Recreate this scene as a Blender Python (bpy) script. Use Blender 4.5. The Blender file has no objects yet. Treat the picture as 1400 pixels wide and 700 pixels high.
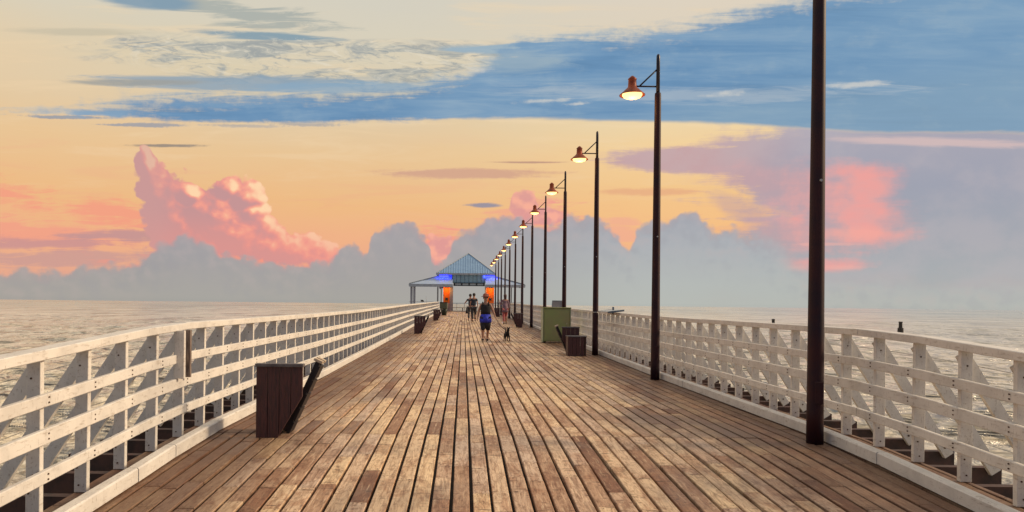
import bpy, bmesh, math, random
from mathutils import Vector, Matrix
random.seed(7)
R = math.radians
sc = bpy.context.scene
COL = sc.collection
F = 1010.0; VX = 633.5; VY = 416.0; H = 1.45

def zdeck(y):
    if y < 8.2:
        y = max(y, 2.0)
        return -0.03 * (8.2 - max(y, 7.0)) - (0.055 * (7.0 - y) if y < 7.0 else 0)
    pts = [(8.2, 0), (15, 0), (21, .03), (30, .10), (40, .19), (60, .32), (92, .52), (130, .52)]
    for (a, za), (b, zb) in zip(pts, pts[1:]):
        if y <= b:
            return za + (zb - za) * (y - a) / (b - a)
    return .52

# ---------------------------------------------------------------- materials
def srgb(r, g, b):
    def f(c):
        c /= 255.0
        return c / 12.92 if c <= .04045 else ((c + .055) / 1.055) ** 2.4
    return (f(r), f(g), f(b), 1.0)

class G:
    """small expression helper over shader nodes"""
    def __init__(s, nt): s.nt = nt
    def node(s, t, **kw):
        n = s.nt.nodes.new(t)
        for k, v in kw.items(): setattr(n, k, v)
        return n
    def put(s, sock, v):
        if isinstance(v, E): s.nt.links.new(v.s, sock)
        elif isinstance(v, bpy.types.NodeSocket): s.nt.links.new(v, sock)
        else: sock.default_value = v
    def math(s, op, a, b=None, c=None, clamp=False):
        n = s.node('ShaderNodeMath', operation=op); n.use_clamp = clamp
        s.put(n.inputs[0], a)
        if b is not None: s.put(n.inputs[1], b)
        if c is not None: s.put(n.inputs[2], c)
        return E(s, n.outputs[0])
    def vec(s, x, y, z=0.0):
        n = s.node('ShaderNodeCombineXYZ')
        s.put(n.inputs[0], x); s.put(n.inputs[1], y); s.put(n.inputs[2], z)
        return n.outputs[0]
    def sv(s, x, y, seed=0.0):
        return s.vec(x + seed * 17.3, y + seed * 9.1, 0.0)
    dims = '3D'
    def noise(s, v, scale=1.0, detail=5.0, rough=.55, dist=0.0):
        n = s.node('ShaderNodeTexNoise'); n.noise_dimensions = s.dims
        s.put(n.inputs['Vector'], v); n.inputs['Scale'].default_value = scale
        n.inputs['Detail'].default_value = detail; n.inputs['Roughness'].default_value = rough
        n.inputs['Distortion'].default_value = dist
        return E(s, n.outputs[0])
    def voro(s, v, scale=1.0, smooth=.6):
        n = s.node('ShaderNodeTexVoronoi', feature='SMOOTH_F1'); n.voronoi_dimensions = s.dims
        s.put(n.inputs['Vector'], v); n.inputs['Scale'].default_value = scale
        n.inputs['Smoothness'].default_value = smooth
        return E(s, n.outputs['Distance'])
    def ss(s, x, a, b, lo=0.0, hi=1.0, lin=False):
        n = s.node('ShaderNodeMapRange', interpolation_type='LINEAR' if lin else 'SMOOTHSTEP')
        if a > b: a, b, lo, hi = b, a, hi, lo
        s.put(n.inputs['Value'], x)
        n.inputs['From Min'].default_value = a; n.inputs['From Max'].default_value = b
        n.inputs['To Min'].default_value = lo; n.inputs['To Max'].default_value = hi
        return E(s, n.outputs[0])
    def mix(s, fac, a, b, mode='MIX'):
        n = s.node('ShaderNodeMix', data_type='RGBA', blend_type=mode)
        s.put(n.inputs[0], fac); s.put(n.inputs[6], a); s.put(n.inputs[7], b)
        return n.outputs[2]
    def ramp(s, x, stops, interp='LINEAR'):
        n = s.node('ShaderNodeValToRGB'); cr = n.color_ramp; cr.interpolation = interp
        while len(cr.elements) > 1: cr.elements.remove(cr.elements[0])
        cr.elements[0].position = stops[0][0]; cr.elements[0].color = stops[0][1]
        for p, c in stops[1:]:
            e = cr.elements.new(p); e.color = c
        s.put(n.inputs[0], x)
        return n.outputs[0]
    def curve(s, x, pts, x0, x1, y0, y1):
        n = s.node('ShaderNodeFloatCurve')
        m = n.mapping; c = m.curves[0]; m.use_clip = False
        P = [((a - x0) / (x1 - x0), (b - y0) / (y1 - y0)) for a, b in pts]
        c.points[0].location = P[0]; c.points[1].location = P[-1]
        for p in P[1:-1]: c.points.new(*p)
        m.update()
        xn = s.ss(x, x0, x1, lin=True)
        s.put(n.inputs['Value'], xn)
        return E(s, n.outputs[0]) * (y1 - y0) + y0

class E:
    def __init__(s, g, sock): s.g = g; s.s = sock
    def __add__(s, o): return s.g.math('ADD', s, o)
    __radd__ = __add__
    def __sub__(s, o): return s.g.math('SUBTRACT', s, o)
    def __rsub__(s, o): return s.g.math('SUBTRACT', o, s)
    def __mul__(s, o): return s.g.math('MULTIPLY', s, o)
    __rmul__ = __mul__
    def __truediv__(s, o): return s.g.math('DIVIDE', s, o)
    def max(s, o): return s.g.math('MAXIMUM', s, o)
    def min(s, o): return s.g.math('MINIMUM', s, o)
    def inv(s): return s.g.math('SUBTRACT', 1.0, s)

def newmat(name):
    m = bpy.data.materials.new(name); m.use_nodes = True
    nt = m.node_tree
    bs = nt.nodes.get('Principled BSDF')
    return m, G(nt), bs

def objcoord(g, world=False):
    if world:
        return g.node('ShaderNodeNewGeometry').outputs['Position']
    return g.node('ShaderNodeTexCoord').outputs['Object']

def mapped(g, v, scale):
    n = g.node('ShaderNodeMapping'); g.put(n.inputs[0], v)
    n.inputs['Scale'].default_value = scale
    return n.outputs[0]

def simple(name, c1, c2=None, rough=.6, scale=6.0, metal=0.0, bump=.1, stretch=(1, 1, 1), world=True, emit=None, es=0.0, spec=.5):
    m, g, b = newmat(name)
    v = mapped(g, objcoord(g, world), stretch)
    n = g.noise(v, scale, 6, .6)
    c2 = c2 or tuple(x * .75 for x in c1[:3]) + (1,)
    g.put(b.inputs['Base Color'], g.mix(g.ss(n, .35, .68), c1, c2))
    b.inputs['Roughness'].default_value = rough; b.inputs['Metallic'].default_value = metal
    b.inputs['Specular IOR Level'].default_value = spec
    if bump:
        bn = g.node('ShaderNodeBump'); bn.inputs['Strength'].default_value = bump
        bn.inputs['Distance'].default_value = .01
        g.put(bn.inputs['Height'], n); g.put(b.inputs['Normal'], bn.outputs[0])
    if emit:
        b.inputs['Emission Color'].default_value = emit
        b.inputs['Emission Strength'].default_value = es
    return m

# ---------------------------------------------------------------- mesh builder
class MB:
    def __init__(s, off=(0, 0, 0)):
        s.v = []; s.f = []; s.m = []; s.sm = []; s.off = Vector(off)
    def add(s, vs, fs, mi=0, smooth=False):
        b = len(s.v)
        s.v += [Vector(p) - s.off for p in vs]
        for f in fs:
            s.f.append([b + i for i in f]); s.m.append(mi); s.sm.append(smooth)
    def box(s, c, d, mi=0, bev=0.0):
        x, y, z = c; a, b_, c_ = d[0] / 2, d[1] / 2, d[2] / 2
        if bev:
            s.prism_bev(c, d, bev, mi); return
        P = [(x + i * a, y + j * b_, z + k * c_) for k in (-1, 1) for j in (-1, 1) for i in (-1, 1)]
        s.add(P, [(0, 2, 3, 1), (4, 5, 7, 6), (0, 1, 5, 4), (2, 6, 7, 3), (0, 4, 6, 2), (1, 3, 7, 5)], mi)
    def prism_bev(s, c, d, bev, mi=0):
        bm = bmesh.new(); bmesh.ops.create_cube(bm, size=1.0)
        bmesh.ops.scale(bm, vec=d, verts=bm.verts)
        bmesh.ops.bevel(bm, geom=list(bm.edges), offset=bev, segments=1, affect='EDGES')
        bmesh.ops.translate(bm, vec=c, verts=bm.verts)
        bm.verts.index_update()
        s.add([v.co.copy() for v in bm.verts], [[v.index for v in f.verts] for f in bm.faces], mi)
        bm.free()
    def beam(s, p0, p1, w, h, mi=0, up=(0, 0, 1)):
        """rectangular beam, w across, h along up"""
        p0 = Vector(p0); p1 = Vector(p1); d = (p1 - p0).normalized(); up = Vector(up)
        r = d.cross(up).normalized(); u = r.cross(d).normalized()
        P = []
        for p in (p0, p1):
            for k in (-1, 1):
                for i in (-1, 1): P.append(p + r * i * w / 2 + u * k * h / 2)
        s.add(P, [(0, 1, 3, 2), (4, 6, 7, 5), (0, 4, 5, 1), (2, 3, 7, 6), (0, 2, 6, 4), (1, 5, 7, 3)], mi)
    def poly(s, pts, dvec, mi=0):
        """extrude a planar polygon by dvec"""
        n = len(pts); dvec = Vector(dvec)
        P = [Vector(p) for p in pts] + [Vector(p) + dvec for p in pts]
        fs = [tuple(range(n))[::-1], tuple(range(n, 2 * n))]
        for i in range(n):
            j = (i + 1) % n; fs.append((i, j, n + j, n + i))
        s.add(P, fs, mi)
    def tube(s, pts, rs, n=12, mi=0, cap=True):
        pts = [Vector(p) for p in pts]
        if not hasattr(rs, '__len__'): rs = [rs] * len(pts)
        vs = []; fs = []
        ref = None
        for i, p in enumerate(pts):
            d = (pts[min(i + 1, len(pts) - 1)] - pts[max(i - 1, 0)]).normalized()
            if ref is None: ref = Vector((0, 0, 1)) if abs(d.z) < .9 else Vector((0, 1, 0))
            a = d.cross(ref).normalized(); b = a.cross(d).normalized()
            for k in range(n):
                t = 2 * math.pi * k / n
                vs.append(p + (a * math.cos(t) + b * math.sin(t)) * rs[i])
        for i in range(len(pts) - 1):
            for k in range(n):
                j = (k + 1) % n
                fs.append((i * n + k, i * n + j, (i + 1) * n + j, (i + 1) * n + k))
        s.add(vs, fs, mi, True)
        if cap:
            b = len(s.v) - len(vs)
            s.f.append([b + k for k in range(n)][::-1]); s.m.append(mi); s.sm.append(False)
            s.f.append([b + (len(pts) - 1) * n + k for k in range(n)]); s.m.append(mi); s.sm.append(False)
    def loft(s, rings, n=14, mi=0, cap=True, sm=True):
        """rings: (cx,cy,cz,rx,ry)"""
        vs = []; fs = []
        for (cx, cy, cz, rx, ry) in rings:
            for k in range(n):
                t = 2 * math.pi * k / n
                vs.append((cx + rx * math.cos(t), cy + ry * math.sin(t), cz))
        m = len(rings)
        for i in range(m - 1):
            for k in range(n):
                j = (k + 1) % n
                fs.append((i * n + k, i * n + j, (i + 1) * n + j, (i + 1) * n + k))
        if cap:
            fs.append(tuple(range(n))[::-1]); fs.append(tuple((m - 1) * n + k for k in range(n)))
        s.add(vs, fs, mi, sm)
    def build(s, name, mats, parent=None, loc=(0, 0, 0)):
        me = bpy.data.meshes.new(name)
        me.from_pydata([tuple(v) for v in s.v], [], s.f)
        if not isinstance(mats, (list, tuple)): mats = [mats]
        for m in mats: me.materials.append(m)
        me.polygons.foreach_set('material_index', s.m)
        me.polygons.foreach_set('use_smooth', s.sm)
        me.update()
        bm = bmesh.new(); bm.from_mesh(me)
        bmesh.ops.recalc_face_normals(bm, faces=bm.faces)
        bm.to_mesh(me); bm.free()
        o = bpy.data.objects.new(name, me); COL.objects.link(o)
        o.location = loc
        if parent: o.parent = parent
        return o

def thing(name, label, cat, loc=(0, 0, 0), rz=0.0, group=None):
    o = bpy.data.objects.new(name, None); COL.objects.link(o)
    o.location = loc; o.rotation_euler = (0, 0, rz); o.empty_display_size = .2
    return tag(o, label, cat, group)
def tag(o, label, cat, group=None):
    o['label'] = label; o['category'] = cat
    if group: o['group'] = group
    return o
def copy_tree(o, parent=None):
    c = o.copy(); COL.objects.link(c); c.parent = parent
    for ch in list(KIDS.get(o.name, [])) or [k for k in o.children]:
        copy_tree(ch, c)
    return c
KIDS = {}
# ---------------------------------------------------------------- camera
cam = bpy.data.cameras.new('camera'); cam.sensor_width = 36; cam.lens = 36 * F / 1400
cam.shift_x = (700 - VX) / 1400; cam.shift_y = (VY - 350) / 1400
cam.clip_end = 60000; cam.clip_start = .05
co = bpy.data.objects.new('camera', cam); COL.objects.link(co)
co.location = (0, 0, H); co.rotation_euler = (R(90), R(-0.6), 0)
sc.camera = co
sc.view_settings.view_transform = 'Standard'; sc.view_settings.look = 'None'
sc.view_settings.gamma = 1; sc.view_settings.use_curve_mapping = False
EXPO = 0.0
sc.view_settings.exposure = EXPO
sc.cycles.max_bounces = 4
# ---------------------------------------------------------------- sun
SUN_AZ, SUN_EL = 85, 26
sl = bpy.data.lights.new('sun', 'SUN'); sl.energy = 3.7; sl.angle = R(10); sl.color = (1, .76, .50)
so = bpy.data.objects.new('sun', sl); COL.objects.link(so)
sd = Vector((math.sin(R(SUN_AZ)) * math.cos(R(SUN_EL)), math.cos(R(SUN_AZ)) * math.cos(R(SUN_EL)), math.sin(R(SUN_EL))))
so.rotation_euler = sd.to_track_quat('Z', 'Y').to_euler()
# ---------------------------------------------------------------- world
w = bpy.data.worlds.new('World'); sc.world = w; w.use_nodes = True
nt = w.node_tree; nt.nodes.clear(); g = G(nt); g.dims = '2D'
geo = g.node('ShaderNodeTexCoord').outputs['Generated']
sep = g.node('ShaderNodeSeparateXYZ'); g.put(sep.inputs[0], geo)
dx, dy, dz = (E(g, sep.outputs[i]) for i in range(3))
az = g.math('ARCTAN2', dx, dy)
hl = g.math('SQRT', dx * dx + dy * dy).max(.001)
te = dz / hl
U = az * F + VX
V = te * -F + VY
def cv(px, py):
    a = px - VX; b = (py - VY) - .0105 * a; a2 = a + .0105 * (py - VY)
    return VX + F * math.atan(a2 / F), VY + b / math.sqrt(1 + (a2 / F) ** 2)
def c(r, g_, b): return srgb(r, g_, b)
azc = az.max(-1.0).min(1.0)
Vg = VY + (V - VY) / g.math('COSINE', azc)
Ug = VX + g.math('TANGENT', azc) * F + (az - azc) * F
# noises
nb = g.noise(g.sv(U / 70, V / 60, 3.1), 1, 7, .58)          # billow
nf = g.noise(g.sv(U / 22, V / 18, 8.7), 1, 6, .6)           # fine billow
ns = g.noise(g.sv(Ug / 230, Vg / 22, 1.3), 1, 6, .62, .4)         # streaks
ns2 = g.noise(g.sv(Ug / 90 + Vg / 60, Vg / 9, 5.3), 1, 5, .65, .6)       # fine streaks
nx = g.noise(g.sv(Ug / 9, Vg / 5.5, 6.1), 1, 4, .65)           # finest wisps
nl = g.noise(g.sv(U / 330, V / 150, 7.7), 1, 4, .5)         # large
vo = g.voro(g.sv(U / 26 + nf * 1.1, V / 24 + nb * 1.1, .5), 1, .7)
Vw = V + (nb - .5) * 14 + (nl - .5) * 30 + (ns - .5) * 26
# base gradient
colr = g.ramp(Vw / 420, [(0, c(212, 207, 192)), (.12, c(216, 208, 188)), (.27, c(218, 205, 177)), (.40, c(226, 202, 166)), (.52, c(233, 197, 150)),
                        (.68, c(238, 187, 133)), (.8, c(240, 178, 136)), (.92, c(230, 168, 142)), (1, c(176, 166, 156))])
colr2 = g.ramp(Vw / 420, [(0, c(221, 210, 193)), (.25, c(224, 208, 182)), (.42, c(238, 213, 168)), (.5, c(243, 209, 156)), (.62, c(243, 200, 142)),
                         (.75, c(246, 190, 132)), (.86, c(240, 178, 140)), (1, c(176, 170, 166))])
col = g.mix(g.ss(U, 520, 950), colr, colr2)
col = g.mix(g.ss(U, 330, -60) * g.ss(V, 40, 120) * g.ss(V, 190, 120) * .5, col, c(238, 206, 165))
def box2(x0, x1, y0, y1, sx, sy):
    return g.ss(U, x0 - sx, x0 + sx) * g.ss(U, x1 + sx, x1 - sx) * g.ss(V, y0 - sy, y0 + sy) * g.ss(V, y1 + sy, y1 - sy)
def ell(px, py, rx, ry, ang=0.0):
    """1 - normalised distance"""
    u0, v0 = cv(px, py); a_ = px - VX; t_ = a_ / F; b_ = py - VY - .0105 * a_
    ang += math.degrees(math.atan(-b_ * t_ / F / math.sqrt(1 + t_ * t_) - .0105))
    ca, sa = math.cos(R(ang)), math.sin(R(ang))
    a = U - u0; b = V - v0
    p = (a * ca + b * sa) / rx; q = (b * ca - a * sa) / ry
    return 1.0 - g.math('SQRT', p * p + q * q)
# soft wide streaks
col = g.mix(g.ss(ns, .50, .72) * .35 * g.ss(V, 330, 200), col, c(240, 214, 176))
col = g.mix(g.ss(ns, .46, .30) * .30 * g.ss(V, 150, 320), col, c(238, 168, 136))
# upper left wisps (grey blue)
wz = ell(330, 18, 190, 24, 9) * .9
m = g.ss(wz + (ns2 - .5) * 1.3 + (ns - .5) * 1.2, .22, .62) * .75
col = g.mix(m, col, c(158, 168, 166))
m = g.ss(ell(200, 2, 80, 14, 6) + (ns - .5) * .8, .1, .6) * .9
col = g.mix(m, col, c(128, 156, 176))
m = g.ss(ell(370, 50, 120, 9, 3) + (ns2 - .5) * .9, .1, .6) * .9
col = g.mix(m, col, c(128, 156, 172))
m = g.ss(ell(110, 44, 110, 7, 1) + (ns2 - .5) * .7, .1, .7) * .5
col = g.mix(m, col, c(186, 180, 160))
# rippled altocumulus field x 180-700, y 60-130
rip = g.noise(g.sv(Ug / 30 - Vg / 22, Vg / 8.5, 2.2), 1, 6, .68, 1.1)
fld = g.ss(ell(440, 88, 320, 40, 1) + (ns - .5) * .8, 0, .35)
pat = g.noise(g.sv(Ug / 90, Vg / 20, 9.9), 1, 5, .6, .8)
col = g.mix(fld * g.ss(pat, .44, .60) * .75, col, c(172, 176, 172))
col = g.mix(fld * g.ss(rip + (pat - .5) * .5, .50, .68) * .62, col, c(146, 154, 158))
col = g.mix(fld * g.ss(rip, .45, .32) * .5, col, c(230, 221, 202))
m = g.ss(ell(330, 114, 220, 13, 0) + (ns2 - .5) * 1.0, .05, .5) * .85
col = g.mix(m, col, c(140, 162, 180))
m = g.ss(ell(470, 120, 170, 12, 0) + (ns2 - .5) * .9, .05, .6) * .8
col = g.mix(m, col, c(138, 168, 192))
m = g.ss(ell(185, 113, 110, 6, 0) + (ns2 - .5) * .7, .1, .6) * .8
col = g.mix(m, col, c(160, 160, 155))
# main blue band
def cpts(P): return [cv(*p) for p in P]
X0, X1 = -40, 1300
top = cpts([(-60, 158), (60, 155), (130, 139), (250, 126), (350, 123), (470, 121), (560, 112), (625, 100), (660, 82), (700, 58), (790, 45), (900, 38), (980, 22), (1080, -4), (1200, -26), (1480, -30)])
bot = cpts([(-60, 158), (60, 158), (140, 162), (200, 167), (430, 168), (600, 165), (700, 163), (860, 168), (1000, 172), (1100, 180), (1250, 183), (1480, 186)])
tc = g.curve(U, top, X0, X1, -60, 240); bc = g.curve(U, bot, X0, X1, -60, 240)
edge = (ns2 - .5) * 40 + (ns - .5) * 34 + (nb - .5) * 22 + (nx - .5) * 8
mt = g.ss(V - tc + edge + (nf - .5) * 22, -12, 24)
mb = g.ss(bc - V + (ns - .5) * 12 + (ns2 - .5) * 11 * g.ss(U, 900, 500) + (nf - .5) * 8 * g.ss(U, 760, 420) + (nf - .5) * 2, -2, 6)
tong = g.ss(ell(740, 66, 165, 11, -2) + (ns2 - .5) * .7, .1, .4)
band = (mt * mb).max(tong)
rim = g.ss(bc - V, 0, 10, 1, 0) * mb
bcol = g.ramp(nl * .55 + ns * .45, [(.32, c(88, 130, 168)), (.44, c(100, 143, 182)), (.54, c(118, 155, 188)), (.68, c(150, 176, 196))])
bcol = g.mix(g.ss(U, 900, 1280) * .5, bcol, c(124, 160, 190))
bcol = g.mix(g.ss(nb * .5 + nf * .2 + ns2 * .3, .50, .66) * .35, bcol, c(150, 174, 192))
bcol = g.mix(g.ss(V, 120, 175) * g.ss(U, 780, 1000) * .5, bcol, c(134, 164, 186))
bcol = g.mix(g.ss(mt, .95, .2) * .6, bcol, c(176, 192, 196))
m = g.ss(ell(950, 130, 330, 16, 0) + (ns2 - .5) * 1.3 + (ns - .5) * .6, .1, .7) * .6
bcol = g.mix(m, bcol, c(172, 186, 198))
m = g.ss(ell(700, 85, 110, 24, 0) + (ns2 - .5) * .9, .1, .7) * .55
bcol = g.mix(m, bcol, c(164, 182, 190))
for px, py, rx, ry, k in ((200, 171, 60, 4, .8), (330, 172, 70, 3, .5), (90, 160, 60, 3, .8), (420, 170, 60, 4, .6)):
    m = g.ss(ell(px, py, rx, ry, 1) + (ns2 - .5) * 1.4 + (nx - .5) * .9, .05, .6) * k
    col = g.mix(m, col, c(140, 150, 166))
for px, py, rx, ry in ((745, 138, 48, 4), (990, 128, 30, 5), (650, 96, 30, 6), (1170, 116, 60, 5), (790, 142, 26, 3)):
    m = g.ss(ell(px, py, rx, ry, -3) + (nf - .5) * 1.6 + (ns2 - .5) * 1.4, .0, 1.0) * .75
    bcol = g.mix(m, bcol, c(206, 206, 202))
bcol = g.mix(g.ss(V, 30, -40) * g.ss(U, 900, 1050), bcol, c(190, 196, 196))
col = g.mix(band * .97, col, bcol)
col = g.mix(g.ss(bc - V, -9, 0) * g.ss(bc - V, 3, -3) * .35 * g.ss(U, 100, 300) * g.ss(U, 1040, 900) * g.ss(ns2, .4, .6), col, c(246, 220, 182))
# small lone wisps
for px, py, rx, ry, cc, k in ((232, 199, 56, 3.0, (150, 138, 128), .9), (205, 171, 60, 3.5, (170, 165, 165), .8), (640, 238, 150, 10, (206, 158, 140), .75), (725, 222, 66, 2.0, (190, 150, 130), .9),
                              (664, 281, 34, 4.5, (152, 146, 160), .95), (930, 224, 120, 14, (190, 158, 160), .8), (880, 262, 90, 7, (226, 164, 130), .6)):
    m = g.ss(ell(px, py, rx, ry) + (ns2 - .5) * 1.0 + (nx - .5) * .25 + (nf - .5) * .3, .04, .6) * k
    col = g.mix(m, col, c(*cc))
# left pink haze
for px, py, rx, ry, cc, k, an in ((150, 292, 120, 26, (244, 158, 132), .85, 12), (90, 322, 150, 22, (242, 162, 136), .9, 2), (60, 334, 130, 9, (204, 150, 146), .9, 0),
                                  (180, 322, 80, 12, (196, 150, 148), .9, 3), (110, 352, 170, 13, (206, 158, 148), .9, -2), (430, 345, 110, 15, (240, 140, 124), .9, 8), (330, 350, 150, 26, (246, 152, 132), .9, 0),
                                  (600, 345, 50, 40, (244, 156, 140), .9, 0), (735, 300, 70, 34, (240, 156, 146), .9, 0), (840, 316, 50, 24, (240, 170, 150), .6, 0)):
    m = g.ss(ell(px, py, rx, ry, an) + (ns2 - .5) * 1.8 + (nb - .5) * 1.6 + (ns - .5) * .8, .0, .7) * k
    col = g.mix(m, col, c(*cc))
# pink cumulus tower
def blobs(L):
    f = None
    for px, py, rx, ry, an in L:
        e = ell(px, py, rx, ry, an)
        f = e if f is None else f.max(e)
    return f
puff = (.55 - vo) * .42 + (nf - .5) * .42 + (nb - .5) * .35
TL = [(203, 226, 15, 20, 0), (212, 252, 22, 36, 0), (238, 292, 38, 52, 8), (292, 292, 56, 34, 0), (338, 266, 27, 24, 0), (318, 258, 22, 16, -20), (304, 282, 34, 26, 0), (346, 290, 24, 18, 0), (206, 222, 9, 22, -18), (262, 264, 24, 15, 25), (318, 318, 84, 36, 6), (395, 340, 90, 26, 9), (270, 330, 60, 40, 0)]
LXo, LYo = 9.0, -8.0
def puffs(Ux, Vx):
    b1 = g.noise(g.sv(Ux / 52, Vx / 46, 3.1), 1, 5, .55)
    b2 = g.noise(g.sv(Ux / 17, Vx / 15, 8.7), 1, 4, .55)
    v1 = g.voro(g.sv(Ux / 24 + b2 * .8, Vx / 22 + b1 * .8, .5), 1, .5)
    v2 = g.voro(g.sv(Ux / 9.5 + b1, Vx / 9 + b2, 4.5), 1, .5)
    return (.5 - v1) * .62 + (.45 - v2) * .26 + (b1 - .5) * .7 + (b2 - .5) * .3
pf0 = puffs(U, V); pf1 = puffs(U + LXo, V + LYo)
def blobs_at(L, du, dv):
    global U, V
    U0, V0 = U, V
    U, V = U0 + du, V0 + dv
    f = blobs(L); U, V = U0, V0
    return f
tw = blobs(TL); tw1 = blobs_at(TL, LXo, LYo)
fw = tw + pf0 * .80 + (nx - .5) * .12
mtw = g.ss(fw - g.ss(V, 300, 345) * .06, .02, .20)
lit = g.ss((tw - tw1) * 1.6 + (pf0 - pf1) * 1.15 + (U - cv(285, 0)[0]) / 300 + (285 - V) / 500, -.3, 1.25)
pc = g.ramp(lit, [(0, c(198, 150, 150)), (.3, c(222, 152, 146)), (.55, c(242, 160, 144)), (.8, c(250, 180, 150)), (1, c(254, 214, 172))])
pc = g.mix(g.ss(V, 290, 345) * .45, pc, c(238, 150, 138))
pc = g.mix(g.ss(U, cv(262, 0)[0], cv(205, 0)[0]) * .6, pc, c(206, 156, 152))
col = g.mix(mtw, col, pc)
# distant small pink puffs
fp = blobs([(716, 282, 22, 24, 0), (600, 352, 34, 34, 0), (740, 296, 40, 14, 0)]) + pf0 * .7
col = g.mix(g.ss(fp, .1, .26) * .9, col, g.mix(g.ss(pf0 - pf1, -.2, .35), c(222, 156, 152), c(248, 176, 154)))
# big right cloud: mauve body, grey veil, pink core
veil = g.ss(blobs([(1310, 300, 240, 150, 0), (1130, 262, 175, 62, 22), (1000, 218, 190, 22, -1), (1160, 215, 190, 55, -4), (1500, 300, 400, 200, 0), (1150, 340, 150, 60, 0)]) + (nb - .5) * .3 + (ns - .5) * .4 + (nf - .5) * .3 + (ns2 - .5) * .5, .0, .34) * g.ss(bc - V + (ns - .5) * 12, 6, 0)
vcol = g.ramp(V / 420, [(.42, c(176, 172, 184)), (.5, c(170, 167, 180)), (.65, c(160, 163, 177)), (.8, c(164, 168, 176)), (1, c(176, 180, 177))])
vcol = g.mix(g.ss(U, 1100, 930) * .8, vcol, c(206, 162, 160))
vcol = g.mix(g.ss(nb + nl * .5, .6, .95) * .3, vcol, c(196, 184, 186))
col = g.mix(veil, col, vcol)
m = g.ss(ell(1265, 194, 170, 8, 2) + (ns2 - .5) * .7, .1, .7) * .6
col = g.mix(m, col, c(228, 196, 188))
pk = blobs([(1118, 268, 115, 52, 8), (1178, 296, 66, 50, 0), (1188, 258, 50, 42, 0), (1060, 250, 110, 30, 10), (1100, 318, 100, 34, 0), (1110, 362, 80, 12, 0)]) + (nb - .5) * .9 + pf0 * .26 + (ns - .5) * .3 + (ns2 - .5) * .15
m = g.ss(pk, .0, .75)
core = g.ss(U + (nb - .5) * 240, cv(1000, 0)[0], cv(1190, 0)[0])
pkc = g.ramp(core * .72 + (ns - .5) * .9 + (nb - .5) * .7 + (pf0 - pf1) * .25, [(0, c(206, 162, 164)), (.35, c(222, 164, 162)), (.6, c(232, 166, 161)), (.85, c(241, 163, 156))])
col = g.mix(m * (core * .5 + .42), col, pkc)
m = g.ss(ell(1165, 320, 80, 15, 0) + (nb - .5) * .8 + (ns - .5) * .5, .1, .9) * .55
col = g.mix(m, col, c(248, 172, 158))
m = g.ss(ell(1010, 285, 60, 22, 28) + (nb - .5) * .4, .1, .7) * .5
col = g.mix(m, col, c(190, 160, 166))
for px, py, rx, ry in ((1010, 356, 22, 5), (1060, 366, 60, 6), (1150, 366, 40, 5), (1130, 334, 60, 3)):
    m = g.ss(ell(px, py, rx, ry) + (nf - .5) * 1.2 + (ns2 - .5) * .5, .1, .8) * .8
    col = g.mix(m * .6, col, c(242, 178, 166))
# pink tint strip near the bottom right
# front cloud bank
bk = cpts([(-60, 374), (0, 372), (60, 371), (130, 366), (170, 360), (205, 346), (235, 330), (262, 320), (285, 332), (320, 350), (380, 360), (440, 358), (460, 344), (472, 336), (488, 334), (500, 348),
           (506, 322), (528, 308), (548, 304), (566, 312), (584, 326), (592, 356), (606, 362), (614, 338), (632, 318), (660, 306), (700, 296), (724, 302), (756, 308), (786, 292), (812, 300), (848, 326),
           (858, 340), (868, 322), (884, 304), (912, 300), (940, 293), (962, 306), (985, 314), (1020, 316), (1060, 330), (1130, 372), (1220, 380), (1480, 384)])
bt = g.curve(U, bk, X0, X1, 240, 440)
amp = g.ss(U, 1000, 1080, 1, .8)
bd = V - bt + pf0 * 24 * amp - 1.0
soft = g.ss(U, 980, 1060)
bm_ = g.ss(bd, -3, 7) * (1.0 - soft) + g.ss(bd, -14, 34) * soft
bankc = g.ramp(V / 420, [(.68, c(170, 160, 166)), (.78, c(162, 160, 165)), (.9, c(162, 161, 160)), (.975, c(166, 164, 158)), (1, c(160, 160, 154))])
bankr = g.ramp(V / 420, [(.68, c(163, 166, 177)), (.8, c(172, 177, 182)), (.92, c(180, 185, 182)), (.98, c(182, 186, 180)), (1, c(176, 180, 174))])
bankc = g.mix(g.ss(U, 560, 900), bankc, bankr)
bankc = g.mix(g.ss(pf0 - pf1, -.1, .5) * .28 * g.ss(bd, 70, 5), bankc, c(198, 178, 176))
bankc = g.mix(g.ss(pf0 - pf1, .1, -.4) * .22 * g.ss(bd, 90, 5), bankc, c(150, 150, 160))
bankc = g.mix(g.ss(nl, .4, .65) * .2, bankc, c(178, 172, 166))
bankc = g.mix(g.ss(bd, 14, 0) * .35, bankc, c(190, 160, 160))
bankc = g.mix(g.ss(U, 300, -60) * .3, bankc, c(176, 160, 150))
col = g.mix(bm_ * .98, col, bankc)
# behind the camera and towards the zenith the physical sky mixes with flat tints, set as unseen fill light
st = g.node('ShaderNodeTexSky', sky_type='NISHITA'); st.sun_disc = False
st.sun_elevation = R(SUN_EL); st.sun_rotation = R(SUN_AZ); st.dust_density = 3.0; st.air_density = 1.2
gain = 1 / (.1 * 2 ** EXPO)
vm = g.node('ShaderNodeVectorMath', operation='SCALE'); g.put(vm.inputs[0], col); vm.inputs['Scale'].default_value = gain
zen = g.mix(.75, st.outputs[0], tuple(x * gain * 1.15 for x in c(236, 222, 204)[:3]) + (1,))
back = g.mix(.7, st.outputs[0], tuple(x * gain for x in c(90, 114, 154)[:3]) + (1,))
high = g.mix(g.ss(te, .35, 1.3), back, zen)
away = g.ss(dy, .15, -.25).max(g.ss(te, .55, 1.1))
fin = g.mix(away, vm.outputs[0], high)
bg = g.node('ShaderNodeBackground'); g.put(bg.inputs[0], fin); bg.inputs[1].default_value = .1
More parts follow.
